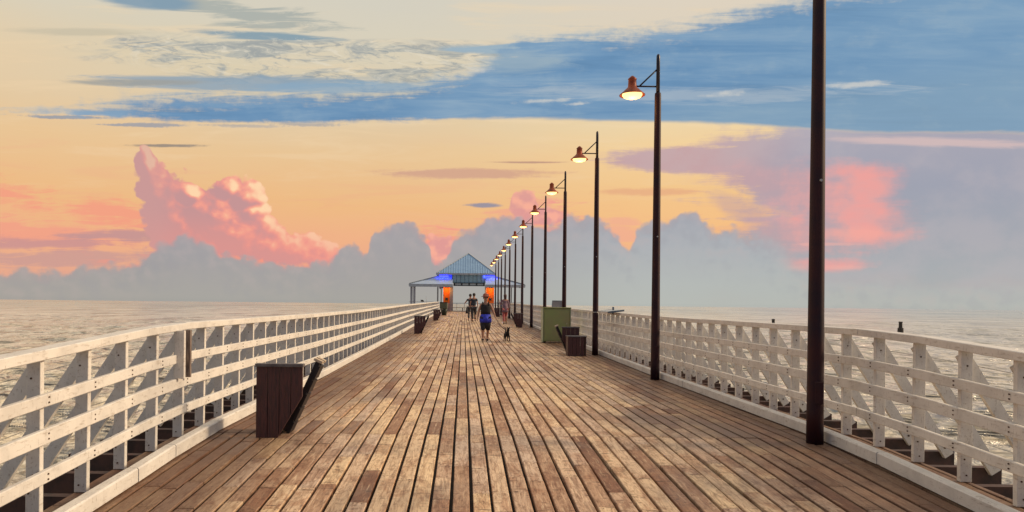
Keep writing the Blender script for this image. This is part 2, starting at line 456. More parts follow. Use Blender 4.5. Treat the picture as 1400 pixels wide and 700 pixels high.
ow = g.node('ShaderNodeOutputWorld'); nt.links.new(bg.outputs[0], ow.inputs[0])
w.cycles.sampling_method = 'MANUAL'; w.cycles.sample_map_resolution = 512
# ---------------------------------------------------------------- materials for the place
def mat_planks(name, along='Y'):
    m, g, b = newmat(name)
    gn = g.node('ShaderNodeNewGeometry')
    rnd = E(g, gn.outputs['Random Per Island'])
    pos = gn.outputs['Position']
    # shift the grain on every board so no two share it
    sh = g.vec(rnd * 37.0, rnd * 91.0, rnd * 13.0)
    va = g.node('ShaderNodeVectorMath', operation='ADD'); g.put(va.inputs[0], pos); g.put(va.inputs[1], sh)
    P = va.outputs[0]
    grain = g.noise(mapped(g, P, (46, 2.2, 46)), 1, 6, .65, .6)
    fine = g.noise(mapped(g, P, (160, 9, 160)), 1, 4, .7)
    swirl = g.noise(mapped(g, P, (12, 2.6, 12)), 1, 5, .62, 3.0)
    mott = g.noise(mapped(g, P, (18, 5, 18)), 1, 6, .72)
    damp = g.noise(mapped(g, pos, (.55, .35, 1)), 1, 5, .62, .5)
    wear = g.noise(mapped(g, pos, (2.6, 1.1, 1)), 1, 6, .7, .4)
    base = g.ramp(rnd, [(0, srgb(196, 168, 144)), (.12, srgb(222, 196, 164)), (.25, srgb(206, 182, 160)), (.37, srgb(230, 204, 168)), (.5, srgb(184, 152, 126)), (.62, srgb(216, 190, 162)),
                         (.74, srgb(210, 188, 168)), (.86, srgb(164, 128, 102)), (.90, srgb(226, 200, 168)), (.975, srgb(142, 106, 84)), (1, srgb(204, 174, 146))], 'CONSTANT')
    dark = g.mix(1.0, base, srgb(150, 118, 98), 'MULTIPLY')
    cc = g.mix(g.ss(swirl, .44, .66) * .5, base, dark)
    cc = g.mix(g.ss(grain, .50, .66) * .55, cc, srgb(124, 94, 72))
    cc = g.mix(g.ss(mott, .55, .70) * .62, cc, srgb(104, 76, 56))
    cc = g.mix(g.ss(fine, .55, .75) * .4, cc, srgb(86, 60, 44))
    cc = g.mix(g.ss(grain, .45, .32) * .55, cc, srgb(238, 216, 184))
    cc = g.mix(g.ss(damp, .50, .66) * .6, cc, srgb(98, 78, 66))
    cc = g.mix(g.ss(wear, .56, .72) * .5, cc, srgb(80, 58, 48))
    cross = g.noise(mapped(g, P, (5, 26, 5)), 1, 5, .7, 1.2)
    patch = g.noise(mapped(g, P, (4, 1.4, 4)), 1, 5, .6, .8)
    cc = g.mix(g.ss(patch, .50, .60) * .45, cc, g.mix(1.0, cc, srgb(190, 150, 126), 'MULTIPLY'))
    cc = g.mix(g.ss(cross, .55, .64) * g.ss(patch, .40, .54) * .85, cc, srgb(70, 46, 34))
    cc = g.mix(.25, cc, g.mix(1.0, cc, srgb(255, 232, 200), 'MULTIPLY'))
    sep = g.node('ShaderNodeSeparateXYZ'); g.put(sep.inputs[0], pos)
    x = E(g, sep.outputs[0]); wob = (damp - .5) * 1.6
    edge = g.ss(x + wob, -1.3, -2.3).max(g.ss(x + wob, 2.3, 3.5))
    cc = g.mix(edge * .80, cc, srgb(86, 56, 41))                   # dirt and damp gather along both kerbs, foot traffic keeps the middle pale
    g.put(b.inputs['Base Color'], cc)
    g.put(b.inputs['Roughness'], g.ss(damp, .45, .66, .62, .38))
    b.inputs['Specular IOR Level'].default_value = .35
    bn = g.node('ShaderNodeBump'); bn.inputs['Strength'].default_value = .9; bn.inputs['Distance'].default_value = .008
    g.put(bn.inputs['Height'], grain * .6 + mott * -.9 + fine * .3); g.put(b.inputs['Normal'], bn.outputs[0])
    return m
def mat_whitepaint():
    m, g, b = newmat('weathered_white_paint')
    pos = objcoord(g, True)
    n1 = g.noise(mapped(g, pos, (3, 3, 3)), 1, 6, .65)
    n2 = g.noise(mapped(g, pos, (38, 7, 38)), 1, 5, .7)
    n3 = g.noise(mapped(g, pos, (60, 60, 14)), 1, 5, .7)
    cc = g.mix(g.ss(n1, .38, .66) * .7, (.70, .665, .61, 1), (.54, .51, .47, 1))
    cc = g.mix(g.ss(n2, .55, .68) * .6, cc, (.34, .28, .22, 1))
    cc = g.mix(g.ss(n3, .58, .70) * .65, cc, (.20, .15, .11, 1))
    g.put(b.inputs['Base Color'], cc); b.inputs['Roughness'].default_value = .55
    bn = g.node('ShaderNodeBump'); bn.inputs['Strength'].default_value = .35; bn.inputs['Distance'].default_value = .004
    g.put(bn.inputs['Height'], n2 + n3); g.put(b.inputs['Normal'], bn.outputs[0])
    return m
def mat_sea():
    m, g, b = newmat('sea_water')
    pos = objcoord(g, True)
    sep = g.node('ShaderNodeSeparateXYZ'); g.put(sep.inputs[0], pos)
    x, y = E(g, sep.outputs[0]), E(g, sep.outputs[1])
    dist = g.math('SQRT', x * x + y * y)
    w1 = g.noise(mapped(g, pos, (2.2, 4.0, 1)), 1.0, 5, .66, .6)
    # wave noise for the bumps and the painted wave shading: each size of feature on the water shows over its own range of distances
    nA = g.noise(mapped(g, pos, (1.3, 1.5, 1)), 1.0, 4, .62, .9)
    nB = g.noise(mapped(g, pos, (.42, .22, 1)), 1.0, 4, .62, .8)
    nC = g.noise(mapped(g, pos, (.085, .030, 1)), 1.0, 4, .62, .5)
    nD = g.noise(mapped(g, pos, (.016, .0040, 1)), 1.0, 4, .6, .3)
    tA = g.ss(dist, 45, 110); tB = g.ss(dist, 130, 330); tC = g.ss(dist, 420, 1100)
    nn = nA + (nB - nA) * tA
    nn = nn + (nC - nn) * tB
    nn = nn + (nD - nn) * tC
    mid = nB * .5 + nC * .5
    h = w1 * .06 + nA * .45 + nB * 1.6 + nC * 5.0 + nD * 16.0
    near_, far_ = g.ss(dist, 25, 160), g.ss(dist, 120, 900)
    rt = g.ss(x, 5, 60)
    water_tone = g.mix(near_, (.62, .56, .44, 1), (.54, .535, .48, 1))
    water_tone = g.mix(far_, water_tone, (.36, .41, .39, 1))  # silt colour with sky reflection put in: golden near, grey far
    water_tone = g.mix(rt * .7, water_tone, g.mix(far_, g.mix(near_, (.78, .63, .43, 1), (.72, .66, .53, 1)), (.56, .59, .55, 1)))
    water_tone = g.mix(g.ss(nn * .8 + mid * .2, .50, .60) * g.ss(rt, 0, 1, .58, .34), water_tone, (.10, .094, .08, 1))  # dark wave troughs: shading painted into the colour
    water_tone = g.mix(g.ss(nn, .47, .38) * .55, water_tone, (.72, .68, .58, 1))  # pale flecks: light on the waves painted into the colour
    g.put(b.inputs['Base Color'], water_tone)
    b.inputs['Roughness'].default_value = .2; b.inputs['IOR'].default_value = 1.33
    b.inputs['Specular IOR Level'].default_value = .5
    bn = g.node('ShaderNodeBump'); bn.inputs['Strength'].default_value = 1.0; bn.inputs['Distance'].default_value = .55
    g.put(bn.inputs['Height'], h); g.put(b.inputs['Normal'], bn.outputs[0])
    return m
M = {}
M['deck'] = mat_planks('weathered_deck_boards')
M['white'] = mat_whitepaint()
M['sea'] = mat_sea()
M['dark'] = simple('near_black_fill', (.035, .022, .016, 1), (.015, .011, .009, 1), .8, 5)  # near-black, stands in for shade under the boards; also cabinet feet
M['weathered'] = simple('bare_weathered_timber', (.26, .20, .16, 1), (.09, .06, .05, 1), .8, 5, 0, .4, (14, 14, 1.5))
M['bearer'] = simple('maroon_bearer_timber', (.075, .035, .028, 1), (.03, .018, .016, 1), .7, 6)
M['bolt'] = simple('rusty_bolt', (.09, .045, .025, 1), None, .6, 40, .4)
M['wire'] = simple('steel_wire', (.45, .43, .40, 1), None, .4, 10, .8, 0)
M['pole'] = simple('maroon_lamp_pole_paint', (.034, .008, .010, 1), (.014, .006, .013, 1), .55, 3, 0, .05, spec=.25)
M['pole_top'] = simple('navy_lamp_bracket_paint', (.012, .010, .022, 1), None, .4, 3, 0, 0)
M['shade'] = simple('rust_red_lamp_hood', (.36, .060, .010, 1), (.18, .032, .010, 1), .45, 8, .2, .05)
M['band'] = simple('bare_steel_band', (.5, .48, .45, 1), None, .4, 8, .7, 0)
def emis(name, col_, s):
    m, g, b = newmat(name)
    b.inputs['Base Color'].default_value = col_; b.inputs['Emission Color'].default_value = col_
    b.inputs['Emission Strength'].default_value = s; return m
M['bulb'] = emis('lit_lamp_diffuser', (1, .63, .22, 1), 2.3)
M['seat'] = simple('maroon_slat_timber', (.078, .022, .020, 1), (.036, .013, .014, 1), .55, 5, 0, .4, (14, 14, 1.6))
M['seat_dark'] = simple('black_slat_timber', (.014, .009, .010, 1), None, .6, 6)
M['cap'] = simple('grey_cap_timber', (.13, .115, .115, 1), (.07, .06, .065, 1), .6, 9)
M['endgrain'] = simple('pale_end_timber', (.52, .42, .30, 1), (.34, .25, .17, 1), .7, 30)
M['green'] = simple('green_cabinet_paint', (.25, .29, .10, 1), (.26, .25, .11, 1), .5, 2.2)
M['green_pale'] = simple('pale_green_cabinet_edge', (.42, .46, .30, 1), (.30, .36, .22, 1), .5, 6)
M['roof'] = simple('blue_grey_sheet_roof', (.27, .43, .62, 1), (.23, .38, .56, 1), .5, 1.2, .1, .05)
M['roof_low'] = simple('pale_blue_sheet_roof', (.42, .52, .66, 1), (.34, .43, .57, 1), .5, 1.5)
M['trim'] = simple('blue_grey_trim_paint', (.12, .16, .20, 1), None, .5, 4)
M['ptrim'] = simple('pale_fascia_paint', (.42, .46, .50, 1), None, .5, 4)
M['gable'] = simple('translucent_blue_cladding', (.27, .43, .52, 1), (.20, .34, .42, 1), .5, 1.2)
M['post'] = simple('grey_pavilion_post', (.17, .16, .17, 1), None, .6, 4)
M['palepost'] = simple('pale_grey_pavilion_post', (.36, .36, .39, 1), (.28, .28, .31, 1), .6, 4)
M['orange'] = simple('orange_glow_wall', (.85, .19, .006, 1), (.75, .15, .006, 1), .6, 2)  # orange lamp glow put into the wall colour
M['pinkwall'] = simple('pinkish_concrete', (.42, .33, .30, 1), (.30, .25, .24, 1), .7, 2)
M['sign'] = simple('dark_sign_board', (.025, .04, .05, 1), None, .5, 3)
M['signpane'] = simple('pale_sign_lettering', (.35, .42, .45, 1), None, .5, 30)
M['blue'] = emis('blue_flood_lamp', (.04, .05, 1, 1), 4.0)
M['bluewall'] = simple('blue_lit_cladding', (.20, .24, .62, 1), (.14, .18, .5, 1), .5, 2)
M['greyrail'] = simple('grey_galvanised_rail', (.22, .22, .22, 1), None, .5, 8, .5)
M['foliage'] = simple('olive_bin_body', (.10, .11, .06, 1), (.07, .08, .05, 1), .6, 20)
M['darkgreen'] = simple('dark_green_bin_base', (.012, .022, .012, 1), None, .6, 10)
M['pile'] = simple('weathered_marker_pile', (.05, .04, .035, 1), (.02, .018, .016, 1), .8, 4)
M['skin'] = simple('skin', (.42, .22, .14, 1), (.38, .19, .12, 1), .55, 5, 0, 0)
M['hairb'] = simple('dark_hair', (.02, .012, .01, 1), None, .6, 30)
M['hairr'] = simple('reddish_hair', (.06, .018, .016, 1), None, .6, 30)
M['black'] = simple('black_fabric', (.012, .010, .013, 1), None, .8, 20)
M['navy'] = simple('charcoal_blue_fabric', (.03, .04, .055, 1), None, .8, 20)
M['trouser'] = simple('dark_grey_trousers', (.035, .035, .04, 1), None, .8, 20)
M['bluecloth'] = simple('bright_blue_jacket', (.03, .05, .55, 1), (.02, .03, .38, 1), .7, 12)
M['pinkcloth'] = simple('mauve_shirt', (.22, .13, .16, 1), (.17, .10, .13, 1), .8, 12)
M['redcloth'] = simple('rose_leggings', (.42, .10, .10, 1), (.34, .08, .08, 1), .8, 12)
M['hat'] = simple('brick_red_hat', (.30, .09, .06, 1), None, .8, 20)
M['palecloth'] = simple('pale_shirt', (.35, .36, .38, 1), None, .8, 12)
M['fur'] = simple('black_dog_fur', (.012, .010, .010, 1), None, .9, 60, 0, .8)
M['leash'] = simple('dark_leash', (.03, .02, .02, 1), None, .7, 10)
M['eye'] = simple('eye_dark', (.01, .01, .01, 1), None, .3, 10)

# ---------------------------------------------------------------- sea and deck
import numpy as np
def sea_mesh():
    az = np.concatenate([np.linspace(-46, 46, 640), np.linspace(46, 314, 70)[1:-1]]) * math.pi / 180
    r = np.concatenate([np.geomspace(3.0, 330, 620), np.geomspace(330, 42000, 70)[1:]])
    A, Rr = np.meshgrid(az, r); X = np.sin(A) * Rr; Y = np.cos(A) * Rr
    Z = np.zeros_like(X); step = Rr * .0076 * 1.0
    front = np.clip((46 - np.abs((A * 180 / math.pi + 180) % 360 - 180)) / 4, 0, 1)
    rg = np.random.RandomState(5)
    gust = np.zeros_like(X)
    for k in range(6):
        th = rg.uniform(0, 6.28); L = rg.uniform(12, 45); gust += np.sin((X * math.cos(th) + Y * math.sin(th)) * 6.283 / L + rg.uniform(0, 6.28))
    gust = 1 + .30 * gust / 1.7
    for k in range(64):
        L = .45 * (16 ** (k / 63.0)); th = rg.normal(math.radians(62), .62)
        ph = rg.uniform(0, 6.283); q = (X * math.cos(th) + Y * math.sin(th)) * 6.283 / L + ph
        q = q + .7 * np.sin((X * math.sin(th) - Y * math.cos(th)) * 6.283 / (L * rg.uniform(2.2, 4.5)) + ph * 3)
        fade = np.clip((L / step - 2.2) / 2.0, 0, 1)
        Z += fade * .0068 * L ** .85 * (2 * np.power(.5 + .5 * np.sin(q), 1.7) - .85)
    Z *= front * gust
    n, m = X.shape
    co_ = np.stack([X, Y, Z], -1).reshape(-1, 3)
    co_ = np.concatenate([co_, [[0, 0, 0]]])
    idx = np.arange(n * m).reshape(n, m); nx_ = np.roll(idx, -1, axis=1)
    q = np.stack([idx[:-1], idx[1:], nx_[1:], nx_[:-1]], -1).reshape(-1, 4)
    tri = np.stack([idx[0], nx_[0], np.full(m, n * m)], -1)
    me = bpy.data.meshes.new('sea')
    nl_ = q.size + tri.size; np_ = len(q) + len(tri)
    me.vertices.add(len(co_)); me.vertices.foreach_set('co', co_.astype(np.float32).ravel())
    me.loops.add(nl_); me.loops.foreach_set('vertex_index', np.concatenate([q.ravel(), tri.ravel()]).astype(np.int32))
    me.polygons.add(np_)
    st_ = np.concatenate([np.arange(len(q)) * 4, q.size + np.arange(len(tri)) * 3]).astype(np.int32)
    me.polygons.foreach_set('loop_start', st_)
    me.polygons.foreach_set('use_smooth', np.ones(np_, bool))
    me.update(calc_edges=True); me.validate()
    if me.polygons[0].normal.z < 0: me.flip_normals()
    me.materials.append(M['sea'])
    o = bpy.data.objects.new('sea', me); COL.objects.link(o); o.location = (0, 0, -3.5); o['kind'] = 'structure'
    return o
sea_mesh()

XL, XR = -3.13, 4.50          # outer deck edges (beyond the fences)
KL, KR = -2.71, 3.93          # inner kerb faces
deck = MB()
pitch = .1605; nb_ = int((XR - XL) / pitch) + 1
Y0, Y1 = -3.0, 92.0
rd = random.Random(11)
def nail(x, y, z):
    P_ = [(x + .0065 * math.cos(a * 1.047), y + .0065 * math.sin(a * 1.047), z + .0012) for a in range(6)]
    deck.add(P_, [(0, 1, 2, 3, 4, 5)], 1)
def board(x0, x1, y0, y1, dz):
    if y1 < 16 and y0 > 3:
        for yy in (y0 + .04, y1 - .04):
            for xx in (x0 + .045, x1 - .045): nail(xx + rd.uniform(-.006, .006), yy + rd.uniform(-.01, .01), zdeck(yy) + dz + .0022)
    w = .013; e = .005; b = .005
    za, zb = zdeck(y0), zdeck(y1)
    j = lambda: rd.uniform(-.0022, .0022)
    a, c_ = x0 + w + j(), x1 - w + j(); p, q = y0 + e, y1 - e
    t1, t2 = dz + j(), dz + j()
    V_ = [(a, p, za - .045), (c_, p, za - .045), (c_, q, zb - .045), (a, q, zb - .045),
          (a, p, za + t1 - b), (c_, p, za + t2 - b), (c_, q, zb + t2 - b), (a, q, zb + t1 - b),
          (a + b, p + b, za + t1), (c_ - b, p + b, za + t2), (c_ - b, q - b, zb + t2), (a + b, q - b, zb + t1)]
    deck.add(V_, [(0, 1, 5, 4), (1, 2, 6, 5), (2, 3, 7, 6), (3, 0, 4, 7), (4, 5, 9, 8), (5, 6, 10, 9), (6, 7, 11, 10), (7, 4, 8, 11), (8, 9, 10, 11)])
for i in range(nb_):
    x0 = XL + i * pitch; x1 = min(x0 + pitch, XR)
    if x1 - x0 < .05: continue
    y = Y0 + rd.uniform(-1.5, 0)
    while y < Y1:
        L = rd.choice((.45, .6, .6, .9, .9, 1.2, 1.2, 1.5, 1.8, 2.4, 3.0))
        L = L * (1 if y < 40 else 1.6)
        n = y + L
        if y < 8.2 < n or abs(n - 8.2) < .25: n = 8.2
        for kk in (15.0, 21.0):
            if y < kk < n: n = kk if rd.random() < .5 else n
        n = min(n, Y1)
        if n - y > .05: board(x0, x1, y, n, rd.uniform(-.002, .002))
        y = n
d = deck.build('pier_deck', [M['deck'], M['bolt']]); d['kind'] = 'structure'
# one dark slab under the boards, added to make the gaps dark; its edge shows too
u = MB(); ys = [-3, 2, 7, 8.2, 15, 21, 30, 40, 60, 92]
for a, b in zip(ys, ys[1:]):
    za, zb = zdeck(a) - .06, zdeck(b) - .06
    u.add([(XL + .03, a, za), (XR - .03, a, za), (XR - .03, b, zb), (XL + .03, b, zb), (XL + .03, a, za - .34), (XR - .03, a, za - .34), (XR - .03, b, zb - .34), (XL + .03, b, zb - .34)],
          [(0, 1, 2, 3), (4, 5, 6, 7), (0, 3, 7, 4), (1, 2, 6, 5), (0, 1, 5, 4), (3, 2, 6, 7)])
o = u.build('dark_underdeck_slab', M['dark']); o['kind'] = 'structure'
# bearer heads carrying the fence outriggers + piles
# kerbs
for side, xk in ((-1, KL), (1, KR)):
    k = MB(); w = .105
    y = 1.2 if side < 0 else 2.2
    cuts = [y]
    while cuts[-1] < 91: cuts.append(cuts[-1] + 5.0 if abs(cuts[-1] + 5 - 8.2) > 1.6 else 8.2)
    cuts[-1] = 91
    for a, b in zip(cuts, cuts[1:]):
        sub = [a] + [q for q in (7.0, 8.2, 15, 21, 30, 40, 60) if a + .3 < q < b - .3] + [b]
        for p, q in zip(sub, sub[1:]):
            xc = xk + side * w / 2 + rd.uniform(-.004, .004)
            x0, x1 = xc - w / 2, xc + w / 2; t = .012; g0 = .004
            prof = [(x0, .012), (x0, .128 - t), (x0 + t, .128), (x1 - t, .128), (x1, .128 - t), (x1, .012)]
            k.poly([(xx, p + g0, zdeck(p) + zz) for xx, zz in prof], (0, q - p - 2 * g0, zdeck(q) - zdeck(p)))
    o = k.build('kerb', M['white']); o['kind'] = 'structure'

# ---------------------------------------------------------------- fences
SP = .665
def post_mesh(side):
    """local: x outward*side, base at z=0; a 110 x 50 mm post, widest face across the pier"""
    p = MB()
    p.prism_bev((0, 0, .575), (.102, .05, 1.15), .004)
    for z in (.06, .20, .33, .62, .87, 1.02):
        for dx_ in (-.012, ):
            x = dx_ + rd.uniform(-.02, .02)
            p.tube([(x, -.024, z), (x, -.031, z)], .0075, 8, 1)
    return p
def brace_mesh(side):
    b = MB()
    t = (side * .0, .062, 1.12); e = (side * .78, .062, -.10)
    a = Vector(t); c_ = Vector(e); dv = (c_ - a).normalized(); n = Vector((dv.z, 0, -dv.x))
    w = .053
    q = [a + n * w, a - n * w, c_ - n * w, c_ + n * w]
    b.poly([(v.x, .030, v.z) for v in q], (0, .045, 0))
    for f in (.06, .93):
        c2 = a + (c_ - a) * f
        b.tube([(c2.x, .031, c2.z), (c2.x, .022, c2.z)], .011, 8, 1)
    return b
def bearer_mesh(side):
    b = MB(); b.box((side * .36, .135, -.16), (1.02, .10, .19)); return b
def fence(side, xf, y0, ylast, label, joint=None):
    root = thing('timber_fence', label, 'fence', (xf, 0, 0))
    pm = post_mesh(side).build('post', [M['white'], M['bolt']], root)
    bmesh_ = brace_mesh(side).build('brace', [M['white'], M['bolt']], pm)
    be = bearer_mesh(side).build('bearer', M['bearer'], pm)
    ysP = []; y = y0
    while y < ylast: ysP.append(y); y += SP
    for i, y in enumerate(ysP[:100]):
        if i == 0: o = pm
        else:
            o = pm.copy(); COL.objects.link(o); o.parent = root
            for k in (bmesh_, be):
                q = k.copy(); COL.objects.link(q); q.parent = o
        o.location = (rd.uniform(-.004, .004), y, zdeck(y)); o.rotation_euler = (rd.uniform(-.006, .006), rd.uniform(-.006, .006), rd.uniform(-.02, .02))
    far = MB()
    for y in ysP[100:]:
        z = zdeck(y)
        far.box((0, y, z + .575), (.108, .05, 1.15))
        far.beam((side * .0, y + .052, z + 1.1), (side * .78, y + .052, z - .1), .045, .1, 0, (side, 0, .4))
        far.box((side * .36, y + .135, z - .16), (1.02, .10, .19))
    if ysP[100:]:
        fo = far.build('far_posts', M['white'], root); fo['kind'] = 'stuff'
    # rails run on the pier side of the posts
    cuts = [y0 - 1.6, 2.0, 8.1 if side > 0 else 7.93]
    while cuts[-1] < ylast: cuts.append(cuts[-1] + 5.3)
    cuts[-1] = ylast + .1
    cuts = sorted(set(cuts))
    def rail(zc, h, t, xo, mb):
        for a, b in zip(cuts, cuts[1:]):
            sub = [a] + [q for q in (2.0, 7.0, 8.2, 15, 21, 30, 40, 60) if a + .3 < q < b - .3] + [b]
            jz = rd.uniform(-.004, .004); jx = rd.uniform(-.003, .003)
            for p, q in zip(sub, sub[1:]):
                x = xo + jx; b_ = .006
                prof = [(x - t / 2, -h / 2 + b_), (x - t / 2, h / 2 - b_), (x - t / 2 + b_, h / 2), (x + t / 2 - b_, h / 2), (x + t / 2, h / 2 - b_), (x + t / 2, -h / 2 + b_), (x + t / 2 - b_, -h / 2), (x - t / 2 + b_, -h / 2)]
                ea, eb = (.002 if p == a else 0), (.002 if q == b else 0)
                mb.poly([(xx, p + ea, zdeck(p) + zc + jz + zz) for xx, zz in prof], (0, q - p - ea - eb, zdeck(q) - zdeck(p)))
    for zc in (.865, .605, .315):
        mb = MB(); rail(zc, .092 if zc != .605 else .108, .042, -side * .078, mb)
        for y in ysP:
            if y < 22:
                for dz_ in (-.018, .02):
                    mb.tube([(-side * .098, y, zdeck(y) + zc + dz_), (-side * .106, y, zdeck(y) + zc + dz_)], .007, 6, 1)
        mb.build('rail', [M['white'], M['bolt']], root)
    mb = MB(); rail(1.19, .074, .15, -side * .02, mb); mb.build('top_rail', M['white'], root)
    for zc, xo in ((1.00, .19), (.74, .36), (.46, .53), (.16, .72)):
        mb = MB(); pts = [(side * xo, y, zdeck(y) + zc - .0) for y in [cuts[0], 2.0, 7.0, 8.2, 15, 21, 30, 40, 60, ylast]]
        mb.tube(pts, .0035, 5); mb.build('wire', M['wire'], root)
    if joint:
        for dy_, mm in ((-.11, M['white']), (.06, M['weathered'])):
            mb = MB(); mb.prism_bev((-side * .125, joint + dy_, zdeck(joint) + .91), (.10, .045, .50), .004)
            mb.build('joint_plate', mm, root)
    return root
fence(-1, -3.06, 5.29 - 2 * SP, 91.0, 'white timber fence on the left side of the pier, with doubled upright joint boards', 7.78)
fence(1, 4.42, 6.5 - 4 * SP, 91.0, 'greyer white timber fence on the right side of the pier, behind the lamp posts')
# ---------------------------------------------------------------- lamps
LY = [1010 * 3.8 * (.002073 + .00173 * i) for i in range(13)]
LX = 3.8
def make_lamp():
    t = thing('pier_lamp', '', 'lamp post')
    p = MB(); p.tube([(0, 0, 0), (0, 0, .35), (0, 0, 2.8), (0, 0, 5.62), (0, 0, 5.66)], [.088, .086, .075, .062, .058], 20)
    po = p.build('pole', M['pole'], t)
    q = MB(); q.tube([(0, 0, 5.64), (0, 0, 6.34), (0, 0, 6.40), (0, 0, 6.43)], [.038, .036, .034, .018], 14); q.build('pole_top', M['pole_top'], po)
    b = MB(); b.tube([(0, -.070, 2.82), (0, -.088, 2.82)], [.016, .014], 8); b.build('bolt', M['band'], po)
    b = MB()
    b.box((.0, -.088, .55), (.09, .012, .24), bev=.004)
    b.build('access_hatch', M['pole'], po)
    a = MB()
    a.tube([(-.02, 0, 5.79), (-.45, 0, 5.79)], .016, 10)
    a.tube([(-.02, 0, 6.13), (-.36, 0, 5.80)], .016, 10)
    a.build('bracket', M['pole_top'], t)
    hx = -.51
    h = MB()
    h.loft([(hx, 0, 6.0, .004, .004), (hx, 0, 5.985, .03, .03), (hx, 0, 5.93, .088, .088), (hx, 0, 5.91, .078, .078), (hx, 0, 5.78, .085, .085), (hx, 0, 5.755, .10, .10), (hx, 0, 5.69, .17, .17), (hx, 0, 5.62, .25, .25), (hx, 0, 5.607, .25, .25),
            (hx, 0, 5.615, .235, .235), (hx, 0, 5.68, .15, .15)], 28, 0, True)
    hd = h.build('lamp_hood', M['shade'], t)
    g_ = MB(); g_.loft([(hx, 0, 5.64, .19, .19), (hx, 0, 5.61, .195, .195), (hx, 0, 5.575, .17, .17), (hx, 0, 5.55, .11, .11), (hx, 0, 5.54, .02, .02)], 24, 0)
    g_.build('diffuser', M['bulb'], t)
    return t
lamp0 = make_lamp()
LL = ['nearest maroon lamp post, its top cut off by the picture edge', 'second maroon lamp post from the camera, with lit hanging hood, largest whole lamp in view',
      'third lit lamp post from the camera, beyond the short slatted seat', 'fourth lamp post, rising behind the green cabinet on its right part',
      'fifth lamp post, rising behind the left end of the green cabinet', 'sixth lamp post from the camera, just left of the green cabinet',
      'seventh lamp post, with its foot at the tapered dark seat right of the walkers', 'eighth lamp post in the row along the right fence',
      'ninth lamp post, just right of the person in rose leggings', 'tenth lamp post, seen behind the person in rose leggings',
      'eleventh lamp post, third from the pavilion end of the row', 'twelfth lamp post, last but one before the pavilion', 'last and smallest lamp post of the row, at the pavilion']
def dup(o, parent=None):
    c_ = o.copy(); COL.objects.link(c_); c_.parent = parent
    for ch in o.children: dup(ch, c_)
    return c_
bpy.context.view_layer.update()
for i, y in enumerate(LY):
    t = lamp0 if i == 0 else dup(lamp0)
    t.location = (LX, y, zdeck(y)); t.rotation_euler = (0, 0, rd.uniform(-.03, .03))
    tag(t, LL[i], 'lamp post', 'lit lamp posts along the right fence')
    if i == 2:
        b = MB(); b.tube([(0, 0, 1.22), (0, 0, 1.238)], [.0835, .0835], 20); b.build('band', M['band'], t)
    if i > 0:
        pl = bpy.data.lights.new('lamp_glow', 'POINT'); pl.energy = 9; pl.color = (1, .55, .2); pl.shadow_soft_size = .12
        lo = bpy.data.objects.new('lamp_glow', pl); COL.objects.link(lo); lo.location = (-.51, 0, 5.44); lo.parent = t

# ---------------------------------------------------------------- slatted seats
def make_seat(m):
    """m=+1: back leans to +x. local origin at base, outer lower corner; camera-facing panel at y=0"""
    t = thing('slatted_seat', '', 'seat')
    for (yy, nm, hgt) in ((0, 'side_panel', .765), (.46, 'side_panel', .40)):
        p = MB(); n = 4; W = .50; bw = W / n
        for k in range(n):
            x0, x1 = k * bw + .0035, (k + 1) * bw - .0035
            if hgt < .5 and k == n - 1: continue
            def zl(x): return max(0.0, (x - .235) / (.50 - .235) * .45)
            if k == n - 1 or x1 > .235:
                pts = [(x0, zl(x0)), (x1, zl(x1)), (x1, hgt), (x0, hgt)]
                if x0 < .235: pts = [(x0, 0), (.235, 0), (x1, zl(x1)), (x1, hgt), (x0, hgt)]
            else: pts = [(x0, 0), (x1, 0), (x1, hgt), (x0, hgt)]
            p.poly([(m * a, yy, b) for a, b in pts], (0, .035, 0))
        for k in range(n):
            for z in ((.44, .06 if k < 2 else .5) if hgt > .5 else ()):
                x = k * bw + bw / 2
                p.tube([(m * x, yy - .004, z), (m * x, yy + .004, z)], .008, 8, 1)
        if hgt > .5: p.poly([(m * a, yy + .036, b) for a, b in ((.02, .02), (.22, .02), (.455, .40), (.455, .47), (.02, .47))], (0, .012, 0))
        so_ = p.build(nm, [M['seat'], M['bolt']], t)
        if hgt < .5: continue
        cpm = MB(); cpm.prism_bev((m * .252, yy + .02, hgt + .016), (.52, .09, .035), .004); cpm.build('cap', M['cap'], so_)
    # back: planks on a slope from the deck up to the leaning top edge
    def bp(f): return (m * (.255 + f * .35), f * .775)      # (x, z) along the slope
    lo_, hi_ = bp(0), bp(1)
    ax = Vector((hi_[0] - lo_[0], 0, hi_[1] - lo_[1])).normalized(); nrm = Vector((ax.z, 0, -ax.x)) * m
    for k in range(5):
        f0, f1 = k / 5 + .012, (k + 1) / 5 - .012
        a, b = bp(f0), bp(f1)
        pb = MB()
        o_ = nrm * .018
        pb.poly([(a[0] + o_.x, .22, a[1] + o_.z), (b[0] + o_.x, .22, b[1] + o_.z), (b[0] + o_.x + nrm.x * .03, .22, b[1] + o_.z + nrm.z * .03), (a[0] + o_.x + nrm.x * .03, .22, a[1] + o_.z + nrm.z * .03)], (0, .235, 0))
        pb.build('back_board', M['seat_dark'], t)
    for yy in (.26, .40):
        fr = MB(); a, b = bp(.04), bp(1.03)
        fr.beam((a[0], yy, a[1]), (b[0], yy, b[1]), .05, .05, 0, (0, 1, 0)); fo = fr.build('back_frame', M['seat_dark'], t)
        e = MB(); c0 = Vector((b[0], yy, b[1])); e.beam(c0 + ax * .002, c0 + ax * .03, .10, .085, 0, (0, 1, 0)); e.build('frame_cap', M['endgrain'], fo)
    sb = MB()
    for k in range(3): sb.prism_bev((m * (.09 + k * .125), .245, .42), (.115, .42, .035), .004)
    sb.build('seat', M['seat'], t)
    return t
seatL = make_seat(1); seatR = make_seat(-1)
def px2x(px, y): return (px - VX) * y / F
